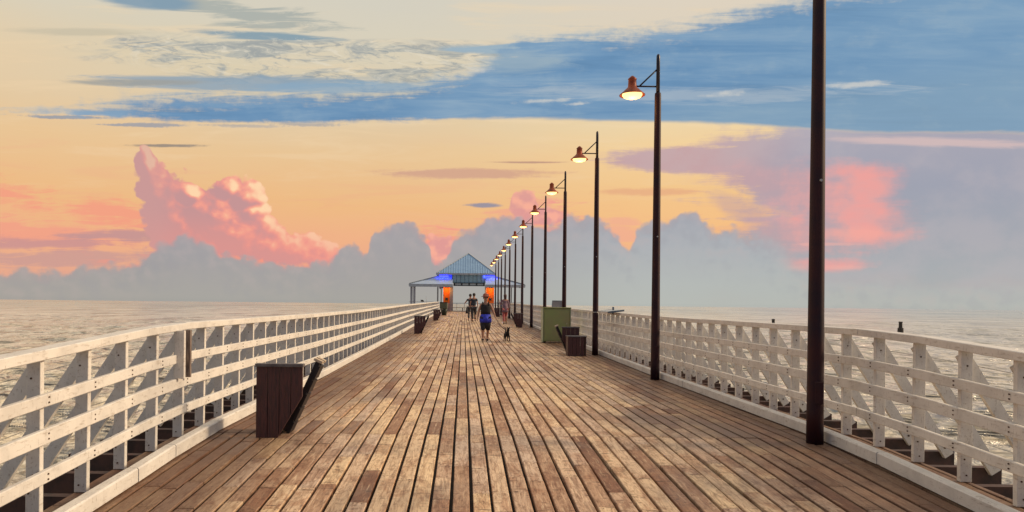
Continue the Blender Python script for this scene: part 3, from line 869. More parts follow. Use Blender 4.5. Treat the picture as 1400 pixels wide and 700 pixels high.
def place(o, px, y, label, group='dark slatted seats beside the fences'):
    o.location = (px2x(px, y), y, zdeck(y)); tag(o, label, 'seat', group); return o
bpy.context.view_layer.update()
place(seatL, 351.2, 7.95, 'nearest dark maroon slatted seat with grey cap, beside the left fence')
place(dup(seatL), 566.5, 32.6, 'middle dark slatted seat on the left side, tapering to its foot')
place(dup(seatL), 592.5, 52.5, 'farthest dark slatted seat on the left, just before the olive bin')
place(seatR, 792.5, 21.4, 'dark slatted seat with a low box joined to its front, before the green cabinet')
sr2 = dup(seatR); place(sr2, 714.6, 41.0, 'dark tapered slatted seat at a lamp post, right of the person in rose leggings')
place(dup(seatR), 683.3, 66.0, 'small far dark seat on the right, near the orange-lit pavilion wall')
lb = MB()
for k in range(4): lb.box((-.055 - k * .11 + .03, -.70, .265), (.102, .035, .53))
for k in range(4):
    lb.box((.075, -.62 + k * .11, .265), (.03, .102, .53)); lb.box((-.405, -.62 + k * .11, .265), (.03, .102, .53))
lbo = lb.build('low_box', M['seat'], seatR)
cp_ = MB(); cp_.prism_bev((-.165, -.46, .545), (.53, .55, .03), .004); cp_.build('lid', M['cap'], lbo)

# ---------------------------------------------------------------- green cabinet
y = 26.9; t = thing('green_cabinet', 'tall olive green cabinet box standing against the right fence', 'cabinet', (3.41, y, zdeck(y)))
b = MB(); b.prism_bev((0, .30, .66), (.98, .56, 1.22), .012); bo = b.build('body', M['green'], t)
b = MB(); b.box((-.503, .29, .655), (.02, .60, 1.25)); b.box((.503, .29, .655), (.02, .60, 1.25)); b.build('side_frame', M['green_pale'], t)
b = MB(); b.prism_bev((0, .30, 1.285), (1.05, .64, .03), .006); b.build('lid', M['green'], t)
b = MB(); b.box((0, .012, .64), (.90, .012, 1.12), bev=.004); dr = b.build('door', M['green'], t)
b = MB(); b.tube([(.36, -.0, .60), (.36, -.03, .60), (.36, -.03, .72), (.36, 0, .72)], .008, 8); b.build('handle', M['band'], dr)
b = MB()
for sx in (-.42, .42):
    for sy in (.08, .5): b.box((sx, sy, .026), (.07, .07, .052))
b.build('foot', M['dark'], t)

# ---------------------------------------------------------------- information boards on the rail
def info(y, w_, label, z=1.24, tilt=38, post=True):
    t = thing('information_board', label, 'sign', (4.22, y, zdeck(y) + z))
    ca, sa = math.cos(R(tilt)), math.sin(R(tilt))
    b = MB(); b.poly([(-.22 * ca, -w_ / 2, -.0), (.22 * ca, -w_ / 2, .44 * sa), (.22 * ca - .02 * sa, -w_ / 2, .44 * sa + .02), (-.22 * ca - .02 * sa, -w_ / 2, .02)], (0, w_, 0))
    b.build('panel', M['ptrim'], t)
    f = MB()
    for yy in (-w_ / 2 - .012, w_ / 2 + .012): f.beam((-.225 * ca, yy, .0), (.235 * ca, yy, .46 * sa), .022, .05, 0, (0, 0, 1))
    f.build('frame', M['trim'], t)
    q = MB(); q.beam((.1, 0, -.05), (.1, 0, .15), .05, .04, 0, (0, 1, 0)); q.build('bracket', M['trim'], t)
    return t
# upright grey sheet seen over the green cabinet
y = 33.6; t = thing('notice_board', 'small grey framed notice board behind the green cabinet, on the rail', 'sign', (4.26, y, zdeck(y) + 1.23))
b = MB(); b.poly([(-.24, -.10, .0), (.24, -.10, .0), (.22, .04, .28), (-.20, .04, .28)], (0, .015, .004)); b.build('panel', M['post'], t)
f = MB(); f.beam((-.25, -.10, -.0), (-.21, .04, .30), .02, .02, 0, (0, 1, 0)); f.beam((.25, -.10, 0), (.23, .04, .30), .02, .02, 0, (0, 1, 0)); f.beam((-.22, .045, .295), (.24, .045, .295), .02, .02, 0, (0, 1, 0)); f.build('frame', M['trim'], t)
info(21.3, 1.7, 'long low sloping board on the right rail between two lamp posts', 1.235, 7)

# ---------------------------------------------------------------- olive bin
y = 70.0; t = thing('litter_bin', 'olive litter bin on a dark green foot, left of the pavilion entrance', 'bin', (px2x(606.5, y), y, zdeck(y)))
b = MB(); b.prism_bev((0, 0, .92), (.72, .62, .60), .04); b.build('bin_body', M['foliage'], t)
b = MB(); b.prism_bev((0, 0, 1.235), (.78, .68, .045), .015); b.build('lid', M['darkgreen'], t)
b = MB(); b.loft([(0.06, 0, 0, .20, .18), (.06, 0, .35, .26, .22), (.06, 0, .63, .33, .28)], 12); b.build('foot', M['darkgreen'], t)

# ---------------------------------------------------------------- pavilion
PY = 92.0; k_ = F / PY; PZ = zdeck(PY)
def qx(px): return (px - VX) / k_
def qz(py): return H + (VY - py) / k_ - PZ
t = thing('pavilion', 'open pavilion with blue-grey hipped roof and orange-lit walls at the far end of the pier', 'pavilion', (0, PY, PZ))
D = 8.0
# platform
b = MB(); b.box(((qx(556) + qx(720)) / 2, 5.5, -.25), (qx(720) - qx(556), 13.0, .5 - .02)); b.build('platform', M['pinkwall'], t)
b = MB(); b.box((qx(632), .9, .045), (qx(665) - qx(606), .3, .09)); b.build('step', M['endgrain'], t)
# upper roof: pyramid-like hip
ex0, ex1, ez, ax_, azp = qx(596), qx(677.5), qz(373.5), qx(640), qz(346.5)
cy = 1.2 + (ex1 - ex0) / 2
ey0, ey1 = 1.2 - .0, 1.2 + (ex1 - ex0)
# apex farther back than the eave: keep its picture height
azp = (azp + PZ - H) * (PY + cy) / PY + H - PZ
axp = ax_ * (PY + cy) / PY
ezp = (ez + PZ - H) * (PY + ey0) / PY + H - PZ
b = MB()
b.add([(ex0, ey0, ezp), (ex1, ey0, ezp), (ex1, ey1, ezp), (ex0, ey1, ezp), (axp, cy, azp)], [(0, 1, 4), (1, 2, 4), (2, 3, 4), (3, 0, 4), (0, 3, 2, 1)])
r_ = b.build('roof', M['roof'], t)
rb = MB()
for k in range(1, 24):                                   # standing seams on the front slope
    f = k / 24; x = ex0 + (ex1 - ex0) * f
    m_ = min(f, 1 - f) * 2
    xt = x; zt = ezp + (azp - ezp) * m_; yt = ey0 + (cy - ey0) * m_
    rb.beam((x, ey0 - .01, ezp + .02), (xt, yt - .01, zt + .02), .03, .04)
rb.build('seam', M['roof'], r_)
hp = MB()
for a in ((ex0, ey0), (ex1, ey0), (ex1, ey1), (ex0, ey1)): hp.beam((a[0], a[1], ezp + .03), (axp, cy, azp + .04), .14, .06)
hp.build('hip_cap', M['ptrim'], r_)
b = MB(); b.box(((ex0 + ex1) / 2, ey0 - .06, ezp - .10), (ex1 - ex0 + .12, .10, .22)); b.box((ex0 - .02, cy, ezp - .10), (.08, ex1 - ex0, .22)); b.box((ex1 + .02, cy, ezp - .10), (.08, ex1 - ex0, .22)); b.build('fascia', M['ptrim'], t)
# clerestory walls between the roofs
zc0, zc1 = qz(394), ezp - .18
b = MB(); b.box(((qx(599.5) + qx(617.5)) / 2, 2.0, (zc0 + zc1) / 2), (qx(617.5) - qx(599.5), .12, zc1 - zc0)); b.box(((qx(664) + qx(676)) / 2, 2.0, (zc0 + zc1) / 2), (qx(676) - qx(664), .12, zc1 - zc0))
b.box((qx(599.5) + .06, 4.9, (zc0 + zc1) / 2), (.12, 5.6, zc1 - zc0)); b.box((qx(676) - .06, 4.9, (zc0 + zc1) / 2), (.12, 5.6, zc1 - zc0)); b.build('upper_wall', M['bluewall'], t)
b = MB(); zg0, zg1 = qz(386.5), ezp - .2
b.box(((qx(618) + qx(663.5)) / 2, 1.3, (zg0 + zg1) / 2), (qx(663.5) - qx(618), .08, zg1 - zg0))
gp = b.build('gable_panel', M['gable'], t)
b = MB()
for k in range(9):
    x = qx(618) + (qx(663.5) - qx(618)) * k / 8
    b.box((x, 1.24, (zg0 + zg1) / 2), (.04 if k not in (0, 8) else .1, .04, zg1 - zg0))
b.build('mullion', M['trim'], gp)
# sign band: four pale panes in a dark frame
b = MB(); zs0, zs1 = qz(390.8), qz(386.0); b.box(((qx(619.5) + qx(663)) / 2, 1.15, (zs0 + zs1) / 2), (qx(663) - qx(619.5), .1, zs1 - zs0)); sg = b.build('sign_band', M['sign'], t)
for k in range(4):
    xa = qx(621.5) + k * (qx(662) - qx(621)) / 4
    b = MB(); b.box((xa + .40, 1.092, (zs0 + zs1) / 2), (.72, .012, (zs1 - zs0) * .5)); b.build('sign_pane', M['signpane'], sg)
# low skirt roof on three sides
sx0, sx1 = qx(559.5), qx(717); zl = qz(388.6); zu = qz(378.6) + .15; yu = 2.0
iu0, iu1 = qx(599.5), qx(676)
b = MB()
def quad(mb, A, B, C_, D_, th=.06):
    A, B, C_, D_ = map(Vector, (A, B, C_, D_)); dn = Vector((0, 0, -th))
    mb.add([A, B, C_, D_, A + dn, B + dn, C_ + dn, D_ + dn], [(0, 1, 2, 3), (7, 6, 5, 4), (0, 4, 5, 1), (1, 5, 6, 2), (2, 6, 7, 3), (3, 7, 4, 0)])
zu2 = zu
quad(b, (sx0, 0, zl), (qx(618.5), 0, zl), (qx(618.5), yu, zu), (iu0, yu, zu2))
quad(b, (sx0, 9.4, zl), (sx0, 0, zl), (iu0, yu, zu2), (iu0, 7.4, zu2))
b2 = MB()
quad(b2, (qx(663.5), 0, zl), (sx1, 0, zl), (iu1, yu, zu2), (qx(663.5), yu, zu))
quad(b2, (sx1, 0, zl), (sx1, 9.4, zl), (iu1, 7.4, zu2), (iu1, yu, zu2))
b2.build('skirt_roof', M['roof_low'], t)
sk = b.build('skirt_roof', M['roof_low'], t)
b = MB(); b.box(((sx0 + qx(618.5)) / 2, -.05, zl - .19), (qx(618.5) - sx0 + .1, .1, .34)); b.box(((sx1 + qx(663.5)) / 2, -.05, zl - .19), (sx1 - qx(663.5) + .1, .1, .34))
b.box((sx0 - .05, 4.7, zl - .11), (.1, 9.3, .2)); b.box((sx1 + .05, 4.7, zl - .11), (.1, 9.3, .2)); b.build('gutter', M['ptrim'], t)
b = MB(); b.beam((sx0, -.02, zl + .05), (iu0, yu, zu + .06), .12, .08); b.beam((sx1, -.02, zl + .05), (iu1, yu, zu + .06), .12, .08); b.build('hip_cap', M['trim'], sk)
for x in (qx(562.2), qx(566.2), qx(713.6)):
    b = MB(); b.box((x, .25, (zl - .34) / 2), (.27, .2, zl - .34)); b.build('post', M['palepost'], t)
for x, yy, w_ in ((qx(595.5), 8.6, .10), (qx(600.2), 8.6, .12), (qx(596), 4.5, .06), (qx(690), 8.6, .12), (qx(705), 8.6, .12)):
    b = MB(); b.box((x, yy, (zl - .1) / 2), (w_, .12, zl - .1)); b.build('post', M['post'], t)
# orange-lit walls, glow put into their colour, and pinkish piers either side of the opening
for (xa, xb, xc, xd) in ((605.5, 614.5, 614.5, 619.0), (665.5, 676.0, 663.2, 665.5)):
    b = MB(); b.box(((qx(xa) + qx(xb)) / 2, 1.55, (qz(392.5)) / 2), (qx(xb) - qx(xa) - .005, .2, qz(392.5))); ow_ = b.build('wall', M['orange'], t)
    b = MB(); b.box(((qx(xc) + qx(xd)) / 2, 1.38, (qz(391.5)) / 2), (abs(qx(xd) - qx(xc)), .5, qz(391.5))); b.build('pier', M['pinkwall'], t)
    xm = (qx(xa) + qx(xb)) / 2
    b = MB(); b.box((xm, 1.40, qz(408.6)), (.34, .10, .26), bev=.02); b.build('wall_box', M['sign'], ow_)
b = MB(); b.box(((qx(605.5) + qx(614.5)) / 2, 1.44, .55), (.78, .02, 1.1)); b.box(((qx(665.5) + qx(676)) / 2, 1.44, .55), (.9, .02, 1.1)); b.build('wall_base', M['pinkwall'], t)
# end rail beyond, and side rails
for (x0, x1, yy) in ((qx(600), qx(690), 11.5),):
    b = MB()
    for z in (1.08, .1): b.box(((x0 + x1) / 2, yy, z), (x1 - x0, .04, .05))
    n = 46
    for k in range(n + 1): b.box((x0 + (x1 - x0) * k / n, yy, .58), (.018 if k % 6 else .06, .03, 1.0))
    b.build('end_rail', M['greyrail'], t)
for (xa, xb, yy) in ((559, 600, .3), (676, 716, .3)):
    b = MB(); x0, x1 = qx(xa), qx(xb)
    b.box(((x0 + x1) / 2, yy, 1.18), (x1 - x0, .09, .07))
    b.box(((x0 + x1) / 2, yy, .84), (x1 - x0, .04, .09)); b.box(((x0 + x1) / 2, yy, .5), (x1 - x0, .04, .09))
    b.build('side_rail', M['white'], t)
# lamps on the pavilion
for x in (qx(606), qx(670.5)):
    b = MB(); b.box((x, 1.0, qz(377.5)), (1.15, .10, .16), bev=.02); b.build('flood_lamp', M['blue'], t)
    al = bpy.data.lights.new('blue_flood', 'AREA'); al.shape = 'RECTANGLE'; al.size = 1.6; al.size_y = .3; al.energy = 26; al.color = (.06, .08, 1)
    ao = bpy.data.objects.new('blue_flood', al); COL.objects.link(ao); ao.parent = t; ao.location = (x, 1.15, qz(377.5)); ao.rotation_euler = (R(90), 0, 0)
for x in (qx(610), qx(671)):
    al = bpy.data.lights.new('wall_lamp', 'AREA'); al.size = .5; al.energy = 22; al.color = (1, .42, .08)
    ao = bpy.data.objects.new('wall_lamp', al); COL.objects.link(ao); ao.parent = t; ao.location = (x, .75, qz(393.5)); ao.rotation_euler = (R(28), 0, 0)
    b = MB(); b.box((x, .75, qz(393.5) + .04), (.4, .2, .06)); b.build('wall_lamp_housing', M['trim'], t)
# ---------------------------------------------------------------- bench inside the opening
t = thing('timber_bench', 'long pale timber bench seen through the pavilion opening', 'bench', (0, PY + 9.6, PZ))
b = MB(); b.prism_bev((-.1, 0, .45), (3.6, .42, .07), .006); b.build('seat', M['endgrain'], t)
for x in (-1.7, -.1, 1.5):
    b = MB(); b.box((x, 0, .2), (.1, .36, .42)); b.build('leg', M['post'], t)
# ---------------------------------------------------------------- fishing tackle on the left pavilion rail
t = thing('tackle_bag', 'small dark tackle bag on the white rail under the left pavilion wing', 'bag', (qx(577.3), PY + .30, PZ + 1.22))
b = MB(); b.loft([(0, 0, 0, .18, .11), (0, 0, .10, .19, .12), (-.04, 0, .17, .14, .09), (-.08, 0, .22, .06, .05)], 14); b.build('bag', M['black'], t)
b = MB(); b.tube([(-.16, 0, .05), (-.26, 0, .24), (-.28, 0, .30)], [.02, .012, .006], 6); b.build('strap', M['black'], t)
fr = MB(); fr.tube([(qx(582), PY + .38, PZ + .02), (qx(582.8), PY + .38, PZ + 1.2), (qx(582.0), PY + .40, PZ + 1.95)], [.02, .014, .006], 6)
tag(fr.build('fishing_rod', M['greyrail']), 'thin fishing rod standing upright beside the tackle bag', 'fishing rod')

# ---------------------------------------------------------------- marker piles in the water
def pile(px, py_top, py_base, wpx, label):
    sy = (py_base - VY) - .0105 * (px - VX)
    y = 4.95 * F / sy; s_ = F / y
    x = (px - VX) / s_; hh = (py_base - py_top) / s_; w_ = wpx / s_
    t = thing('marker_pile', label, 'marker pile', (x, y, -3.5), 0, 'marker piles standing in the bay')
    b = MB(); b.loft([(0, 0, -1, w_ * .46, w_ * .46), (0, 0, hh * .5, w_ * .46, w_ * .46), (0, 0, hh * .52, w_ * .36, w_ * .36)], 10, sm=False); b.build('pile_base', M['pile'], t)
    b = MB(); b.loft([(0, 0, hh * .5, w_ * .30, w_ * .30), (0, 0, hh * .9, w_ * .28, w_ * .28), (0, 0, hh, w_ * .34, w_ * .34), (0, 0, hh * 1.02, w_ * .2, w_ * .2)], 10, sm=False); b.build('pile_head', M['pile'], t)
pile(1231.5, 440, 457, 8, 'dark marker pile in the water, right of the nearest lamp post')
pile(1057.5, 436.5, 458, 7, 'dark marker pile just left of the nearest lamp post')
# ---------------------------------------------------------------- people and dog
def skin_body(name, joints, edges, mat, parent=None, root=0, sub=2):
    me = bpy.data.meshes.new(name)
    me.from_pydata([j[:3] for j in joints], edges, [])
    o = bpy.data.objects.new(name, me); COL.objects.link(o)
    bm = bmesh.new(); bm.from_mesh(me); lay = bm.verts.layers.skin.verify(); bm.verts.ensure_lookup_table()
    for i, j in enumerate(joints):
        r = j[3]; r2 = j[4] if len(j) > 4 else r
        bm.verts[i][lay].radius = (r, r2)
        bm.verts[i][lay].use_root = (i == root)
    bm.to_mesh(me); bm.free()
    m = o.modifiers.new('skin', 'SKIN'); m.use_smooth_shade = True; m.branch_smoothing = .6
    s_ = o.modifiers.new('sub', 'SUBSURF'); s_.levels = sub; s_.render_levels = sub
    bpy.context.view_layer.update()
    dg = bpy.context.evaluated_depsgraph_get()
    nm = bpy.data.meshes.new_from_object(o.evaluated_get(dg))
    o.modifiers.clear(); o.data = nm; nm.name = name
    nm.materials.clear(); nm.materials.append(mat)
    for p in nm.polygons: p.use_smooth = True
    if parent: o.parent = parent
    return o
def add_head(name_mb, c_, r, facing, skinm, parent):
    """egg head with nose, ears and eyes joined to the body mesh afterwards"""
    pass
def human(label, loc, height, facing, pose, cl):
    """pose: dict of joint overrides in a 1.75 m figure facing -y. cl: clothing description"""
    S = height / 1.75
    t = thing('person', label, 'person', loc, facing)
    J = dict(pel=(0, 0, .93, .125, .10), wai=(0, 0, 1.08, .115, .085), che=(0, .005, 1.28, .150, .105), nec0=(0, .012, 1.42, .085, .075), nec=(0, .008, 1.49, .052, .052), hd0=(0, -.012, 1.57, .070, .080), hd1=(0, -.005, 1.655, .078, .092), hd2=(0, .004, 1.715, .050, .060),
             shl=(-.155, .01, 1.40, .052), ell=(-.215, .02, 1.13, .040), wrl=(-.235, -.04, .88, .026), hal=(-.237, -.055, .82, .022, .036),
             shr=(.155, .01, 1.40, .052), elr=(.215, .02, 1.13, .040), wrr=(.235, -.04, .88, .026), har=(.237, -.055, .82, .022, .036),
             hpl=(-.085, 0, .86, .088), knl=(-.095, -.02, .49, .056), cal=(-.095, .012, .36, .055), anl=(-.097, .02, .09, .034), tol=(-.105, -.10, .035, .030),
             hpr=(.085, 0, .86, .088), knr=(.095, -.02, .49, .056), car=(.095, .012, .36, .055), anr=(.097, .02, .09, .034), tor=(.105, -.10, .035, .030))
    J.update(pose)
    names = list(J); idx = {n: i for i, n in enumerate(names)}
    Ed = [('pel', 'wai'), ('wai', 'che'), ('che', 'nec0'), ('nec0', 'nec'), ('nec', 'hd0'), ('hd0', 'hd1'), ('hd1', 'hd2'), ('nec0', 'shl'), ('shl', 'ell'), ('ell', 'wrl'), ('wrl', 'hal'), ('nec0', 'shr'), ('shr', 'elr'), ('elr', 'wrr'), ('wrr', 'har'),
          ('pel', 'hpl'), ('hpl', 'knl'), ('knl', 'cal'), ('cal', 'anl'), ('anl', 'tol'), ('pel', 'hpr'), ('hpr', 'knr'), ('knr', 'car'), ('car', 'anr'), ('anr', 'tor')]
    joints = [tuple(v * S for v in J[n]) for n in names]
    edges = [(idx[a], idx[b]) for a, b in Ed]
    # fingers
    for sd_ in 'lr':
        hx, hy, hz = J['ha' + sd_][:3]; wx, wy, wz = J['wr' + sd_][:3]
        dv = (Vector((hx, hy, hz)) - Vector((wx, wy, wz))).normalized()
        side_ = Vector((0, 1, 0)) if abs(dv.y) < .8 else Vector((0, 0, 1))
        for k, (o_, L) in enumerate(((-.030, .060), (-.011, .075), (.010, .080), (.029, .070))):
            b0 = Vector((hx, hy, hz)) + side_ * o_ + dv * .02
            p1 = b0 + dv * L * .55; p2 = p1 + dv * L * .35 + Vector((.012 if sd_ == 'l' else -.012, 0, 0))
            i0 = len(joints); joints += [tuple(b0 * S) + (.009 * S,), tuple(p1 * S) + (.0085 * S,), tuple(p2 * S) + (.007 * S,)]
            edges += [(idx['ha' + sd_], i0), (i0, i0 + 1), (i0 + 1, i0 + 2)]
        b0 = Vector((wx, wy, wz)) + dv * .025 + side_ * -.034
        p1 = b0 + dv * .04 + side_ * -.018
        i0 = len(joints); joints += [tuple(b0 * S) + (.010 * S,), tuple(p1 * S) + (.009 * S,)]
        edges += [(idx['wr' + sd_], i0), (i0, i0 + 1)]
    body = skin_body('body', joints, edges, cl.get('skin', M['skin']), t)
    # face: nose, ears, eyes added into the same mesh object
    hc = Vector(J['hd1'][:3]) * S
    fb = MB()
    fb.loft([(hc.x, hc.y - .088 * S, hc.z - .035 * S, .014 * S, .014 * S), (hc.x, hc.y - .086 * S, hc.z - .01 * S, .008 * S, .012 * S), (hc.x, hc.y - .075 * S, hc.z + .015 * S, .004 * S, .006 * S)], 8)
    for q in (-1, 1):
        fb.loft([(hc.x + q * .080 * S, hc.y + .005, hc.z - .035 * S, .006, .010), (hc.x + q * .085 * S, hc.y + .008, hc.z - .005 * S, .008, .018), (hc.x + q * .082 * S, hc.y + .008, hc.z + .02 * S, .006, .012)], 8)
    f_o = fb.build('face', cl.get('skin', M['skin']), t)
    eb = MB()
    for q in (-1, 1): eb.loft([(hc.x + q * .030 * S, hc.y - .078 * S, hc.z - .007 * S, .004, .006), (hc.x + q * .030 * S, hc.y - .080 * S, hc.z, .012, .008), (hc.x + q * .030 * S, hc.y - .078 * S, hc.z + .007 * S, .004, .006)], 8)
    eb.loft([(hc.x, hc.y - .080 * S, hc.z - .062 * S, .020, .008), (hc.x, hc.y - .080 * S, hc.z - .052 * S, .022, .008)], 8)
    eb.build('features', M['eye'], f_o)
    def P(n): return Vector(J[n][:3]) * S
    # hair
    if cl.get('hair'):
        hb = MB(); hl_ = cl.get('hairlen', .0)
        rings = [(hc.x, hc.y + .035 * S, hc.z - (.08 + hl_) * S, .05 * S + hl_ * .12, .035 * S), (hc.x, hc.y + .03 * S, hc.z - .04 * S, .088 * S, .072 * S), (hc.x, hc.y + .022 * S, hc.z + .02 * S, .096 * S, .090 * S), (hc.x, hc.y + .012 * S, hc.z + .07 * S, .078 * S, .086 * S), (hc.x, hc.y + .01 * S, hc.z + .105 * S, .03 * S, .035 * S)]
        hb.loft(rings, 18); hb.build('hair', cl['hair'], t)
    # garments are skinned over the same joints, slightly fuller
    def garment(nm, names_, edg, mat, grow, trims=()):
        jj = []; ii = {}
        for n in names_:
            if n in J: v = J[n]
            else:
                a, b, f = trims[n]; A, B = J[a], J[b]
                L = max(len(A), len(B)); A = tuple(A) + (A[3],) * (5 - len(A)); B = tuple(B) + (B[3],) * (5 - len(B))
                v = tuple(A[k] + (B[k] - A[k]) * f for k in range(5))
            ii[n] = len(jj)
            r2 = v[4] if len(v) > 4 else v[3]
            jj.append((v[0] * S, v[1] * S, v[2] * S, (v[3] + grow) * S, (r2 + grow) * S))
        return skin_body(nm, jj, [(ii[a], ii[b]) for a, b in edg], mat, t)
    if 'top' in cl:
        sl_ = cl.get('sleeve')
        nn = ['pel', 'wai', 'che', 'nc']; tr = {'nc': ('che', 'nec0', .95)}; ed = [('pel', 'wai'), ('wai', 'che'), ('che', 'nc')]
        if sl_:
            for q in 'lr':
                nn += ['sh' + q, 'e' + q]; tr['e' + q] = ('sh' + q, 'el' + q, 1.0 if sl_ == 'long' else .55); ed += [('nc', 'sh' + q), ('sh' + q, 'e' + q)]
                if sl_ == 'long':
                    nn += ['w' + q]; tr['w' + q] = ('el' + q, 'wr' + q, .85); ed += [('e' + q, 'w' + q)]
        garment('top', nn, ed, cl['top'], .014, tr)
    if 'legs' in cl:
        to = cl.get('leglen', 'long'); nn = ['pel']; ed = []; tr = {}
        for q in 'lr':
            nn += ['hp' + q, 'kn' + q, 'k' + q]; ed += [('pel', 'hp' + q), ('hp' + q, 'kn' + q), ('kn' + q, 'k' + q)]
            tr['k' + q] = ('kn' + q, 'an' + q, .9 if to == 'long' else .25)
        garment('trousers' if to == 'long' else 'shorts', nn, ed, cl['legs'], cl.get('loose', .014), tr)
    for q in 'lr':
        a, b = P('an' + q), P('to' + q); sb = MB()
        dv = (b - a); dv.z = 0; dv = dv.normalized()
        base = min(a.z, b.z)
        sb.tube([a + dv * -.055 + Vector((0, 0, -.048)), a + Vector((0, 0, -.040)), b + Vector((0, 0, .004)), b + dv * .05], [.030, .042, .036, .018], 10)
        sb.build('shoe', cl.get('shoe', M['black']), t)
    return t, J, S
# --- woman with the hat, walking towards the camera
def at(px, y, x=None): return (px2x(px, y), y, zdeck(y))
WY = 27.7
walk = dict(hpl=(-.085, 0, .86, .092), knl=(-.09, -.10, .50, .058), cal=(-.092, -.05, .37, .058), anl=(-.085, -.06, .10, .034), tol=(-.088, -.19, .06, .030),
            knr=(.088, .02, .49, .056), car=(.088, .06, .36, .055), anr=(.075, .14, .11, .034), tor=(.08, .03, .035, .030))
t, J, S = human('person in a brick-red hat, black singlet and blue jacket round the hips, walking a dog', at(664, WY), 1.72, 0,
                dict(walk, ell=(-.24, .02, 1.13, .042), wrl=(-.27, -.04, .90, .027), hal=(-.275, -.05, .84, .022, .036), elr=(.265, .03, 1.14, .042), wrr=(.335, -.06, .93, .027), har=(.355, -.09, .88, .022, .036)),
                dict(legs=M['black'], leglen='short', hair=M['hairb'], loose=.030))
b = MB(); b.loft([(0, 0, .70, .205, .17), (0, 0, .80, .21, .175), (0, 0, .93, .19, .15), (0, 0, 1.02, .155, .125)], 18); b.loft([(.02, -.15, .72, .06, .03), (.02, -.17, .82, .075, .04), (.02, -.155, .94, .05, .03)], 10)
b.build('tied_jacket', M['bluecloth'], t)
b = MB(); b.loft([(0, 0, .46, .16, .125), (0, 0, .62, .185, .145), (0, 0, .74, .19, .16)], 18); b.build('skirt', M['black'], t)
b = MB(); b.loft([(0, -.01, 1.655, .085, .10), (0, -.01, 1.662, .165, .175), (0, -.01, 1.672, .165, .175), (0, -.005, 1.682, .102, .112), (0, 0, 1.755, .09, .10), (0, 0, 1.79, .045, .05)], 20); b.build('hat', M['hat'], t)
b = MB(); b.loft([(0, 0, 1.0, .165, .13), (0, 0, 1.12, .165, .125), (0, 0, 1.27, .185, .14), (0, .0, 1.36, .165, .12)], 18)
for q in (-1, 1): b.tube([(q * .105, -.10, 1.33), (q * .10, -.06, 1.42), (q * .10, .02, 1.455), (q * .10, .09, 1.40)], [.03, .024, .022, .026], 8)
b.build('singlet', M['black'], t)
t.scale = (1.1, 1.08, 1)
hand = Vector(at(664, WY)) + Vector((.385, -.105, .86))
# --- dog, facing the camera
DY = 27.6; base = Vector(at(693.5, DY))
t = thing('dog', 'small black dog on a leash, walking beside the person with the hat', 'dog', base, R(8))
dj = [(0, .22, .34, .075, .085), (0, .05, .33, .075, .085), (0, -.12, .34, .085, .105), (0, -.20, .42, .06, .07), (0, -.25, .50, .055, .06), (0, -.30, .545, .055, .055), (0, -.385, .52, .028, .028),
      (-.07, -.13, .24, .038), (-.075, -.11, .13, .024), (-.075, -.135, .03, .022), (-.075, -.165, .018, .022),
      (.07, -.13, .24, .038), (.075, -.15, .13, .024), (.075, -.17, .03, .022), (.075, -.20, .018, .022),
      (-.065, .22, .24, .05), (-.07, .17, .17, .03), (-.07, .26, .10, .022), (-.07, .24, .02, .022), (-.07, .215, .018, .02),
      (.065, .22, .24, .05), (.07, .17, .17, .03), (.07, .26, .10, .022), (.07, .24, .02, .022), (.07, .215, .018, .02),
      (0, .32, .40, .025), (0, .38, .50, .02), (0, .37, .58, .012)]
de = [(0, 1), (1, 2), (2, 3), (3, 4), (4, 5), (5, 6), (2, 7), (7, 8), (8, 9), (9, 10), (2, 11), (11, 12), (12, 13), (13, 14), (0, 15), (15, 16), (16, 17), (17, 18), (18, 19), (0, 20), (20, 21), (21, 22), (22, 23), (23, 24), (0, 25), (25, 26), (26, 27)]
DS = .9
skin_body('body', [(a * DS, b_ * DS, c_ * DS) + tuple(r * DS for r in rest) for a, b_, c_, *rest in dj], de, M['fur'], t, 1)
for q in (-1, 1):
    b = MB(); b.loft([(q * .035, -.26, .50, .024, .014), (q * .050, -.26, .53, .018, .010), (q * .056, -.262, .555, .004, .004)], 8); b.build('ear', M['fur'], t)
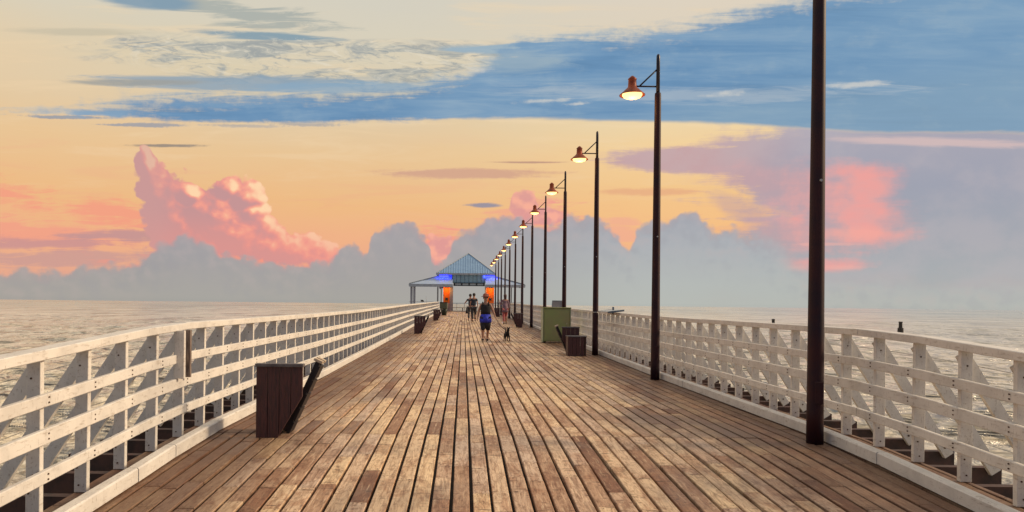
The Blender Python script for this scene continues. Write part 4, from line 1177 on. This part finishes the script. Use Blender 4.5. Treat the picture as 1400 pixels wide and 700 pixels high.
# leash
pts = []
nk = base + Vector((0, -.18, .42))
for k in range(13):
    f = k / 12; p = hand.lerp(nk, f); p.z -= .10 * math.sin(math.pi * f); pts.append(p)
b = MB(); b.tube(pts, .011, 6); tag(b.build('leash', M['leash']), 'dark leash running from the hand of the person with the hat to the dog', 'leash')
# --- person in rose leggings
py_ = 46.0
t, J, S = human('person in a mauve shirt and rose leggings, reddish hair, walking along the right side', at(690.5, py_), 1.88, R(188),
                dict(walk, elr=(.25, -.02, 1.15, .042), wrr=(.30, -.14, 1.30, .028), har=(.31, -.16, 1.36, .022, .036)), dict(top=M['pinkcloth'], sleeve='long', legs=M['redcloth'], hair=M['hairr'], hairlen=.16))
b = MB(); b.loft([(0, .0, .74, .205, .155), (0, 0, .92, .20, .15), (0, 0, 1.1, .17, .125), (0, 0, 1.3, .19, .13)], 18); b.build('shirt_tail', M['pinkcloth'], t)
# --- walkers seen from behind
cy_ = 50.5
t, J, S = human('person in a charcoal top and dark trousers seen from behind, taller of the pair', at(648.0, cy_), 1.96, R(180), dict(walk), dict(top=M['navy'], sleeve='short', legs=M['trouser'], hair=M['hairb'], loose=.024))
t, J, S = human('person in a pale shirt, half hidden behind the walker in charcoal, arm held out', at(643.0, cy_ + 1.6), 1.92, R(172),
                dict(walk, elr=(.30, -.02, 1.22, .042), wrr=(.38, -.16, 1.16, .028), har=(.39, -.19, 1.15, .022, .036)), dict(top=M['navy'], sleeve='short', legs=M['trouser'], hair=M['hairb']))
# bag in the hand of the half hidden walker
b = MB(); wx_ = px2x(638.6, cy_ + 1.4); b.loft([(0, 0, 0, .09, .05), (0, 0, .10, .10, .055), (0, 0, .34, .06, .04), (0, 0, .55, .012, .010)], 12)
tag(b.build('hand_bag', M['trouser'], None, (wx_, cy_ + 1.4, zdeck(cy_) + .55)), 'small dark bag hanging from the hand of the half hidden walker', 'bag')
for o_ in list(bpy.data.objects):
    if o_.type == 'EMPTY' and len(o_.children) == 0 and 'kind' not in o_: bpy.data.objects.remove(o_)
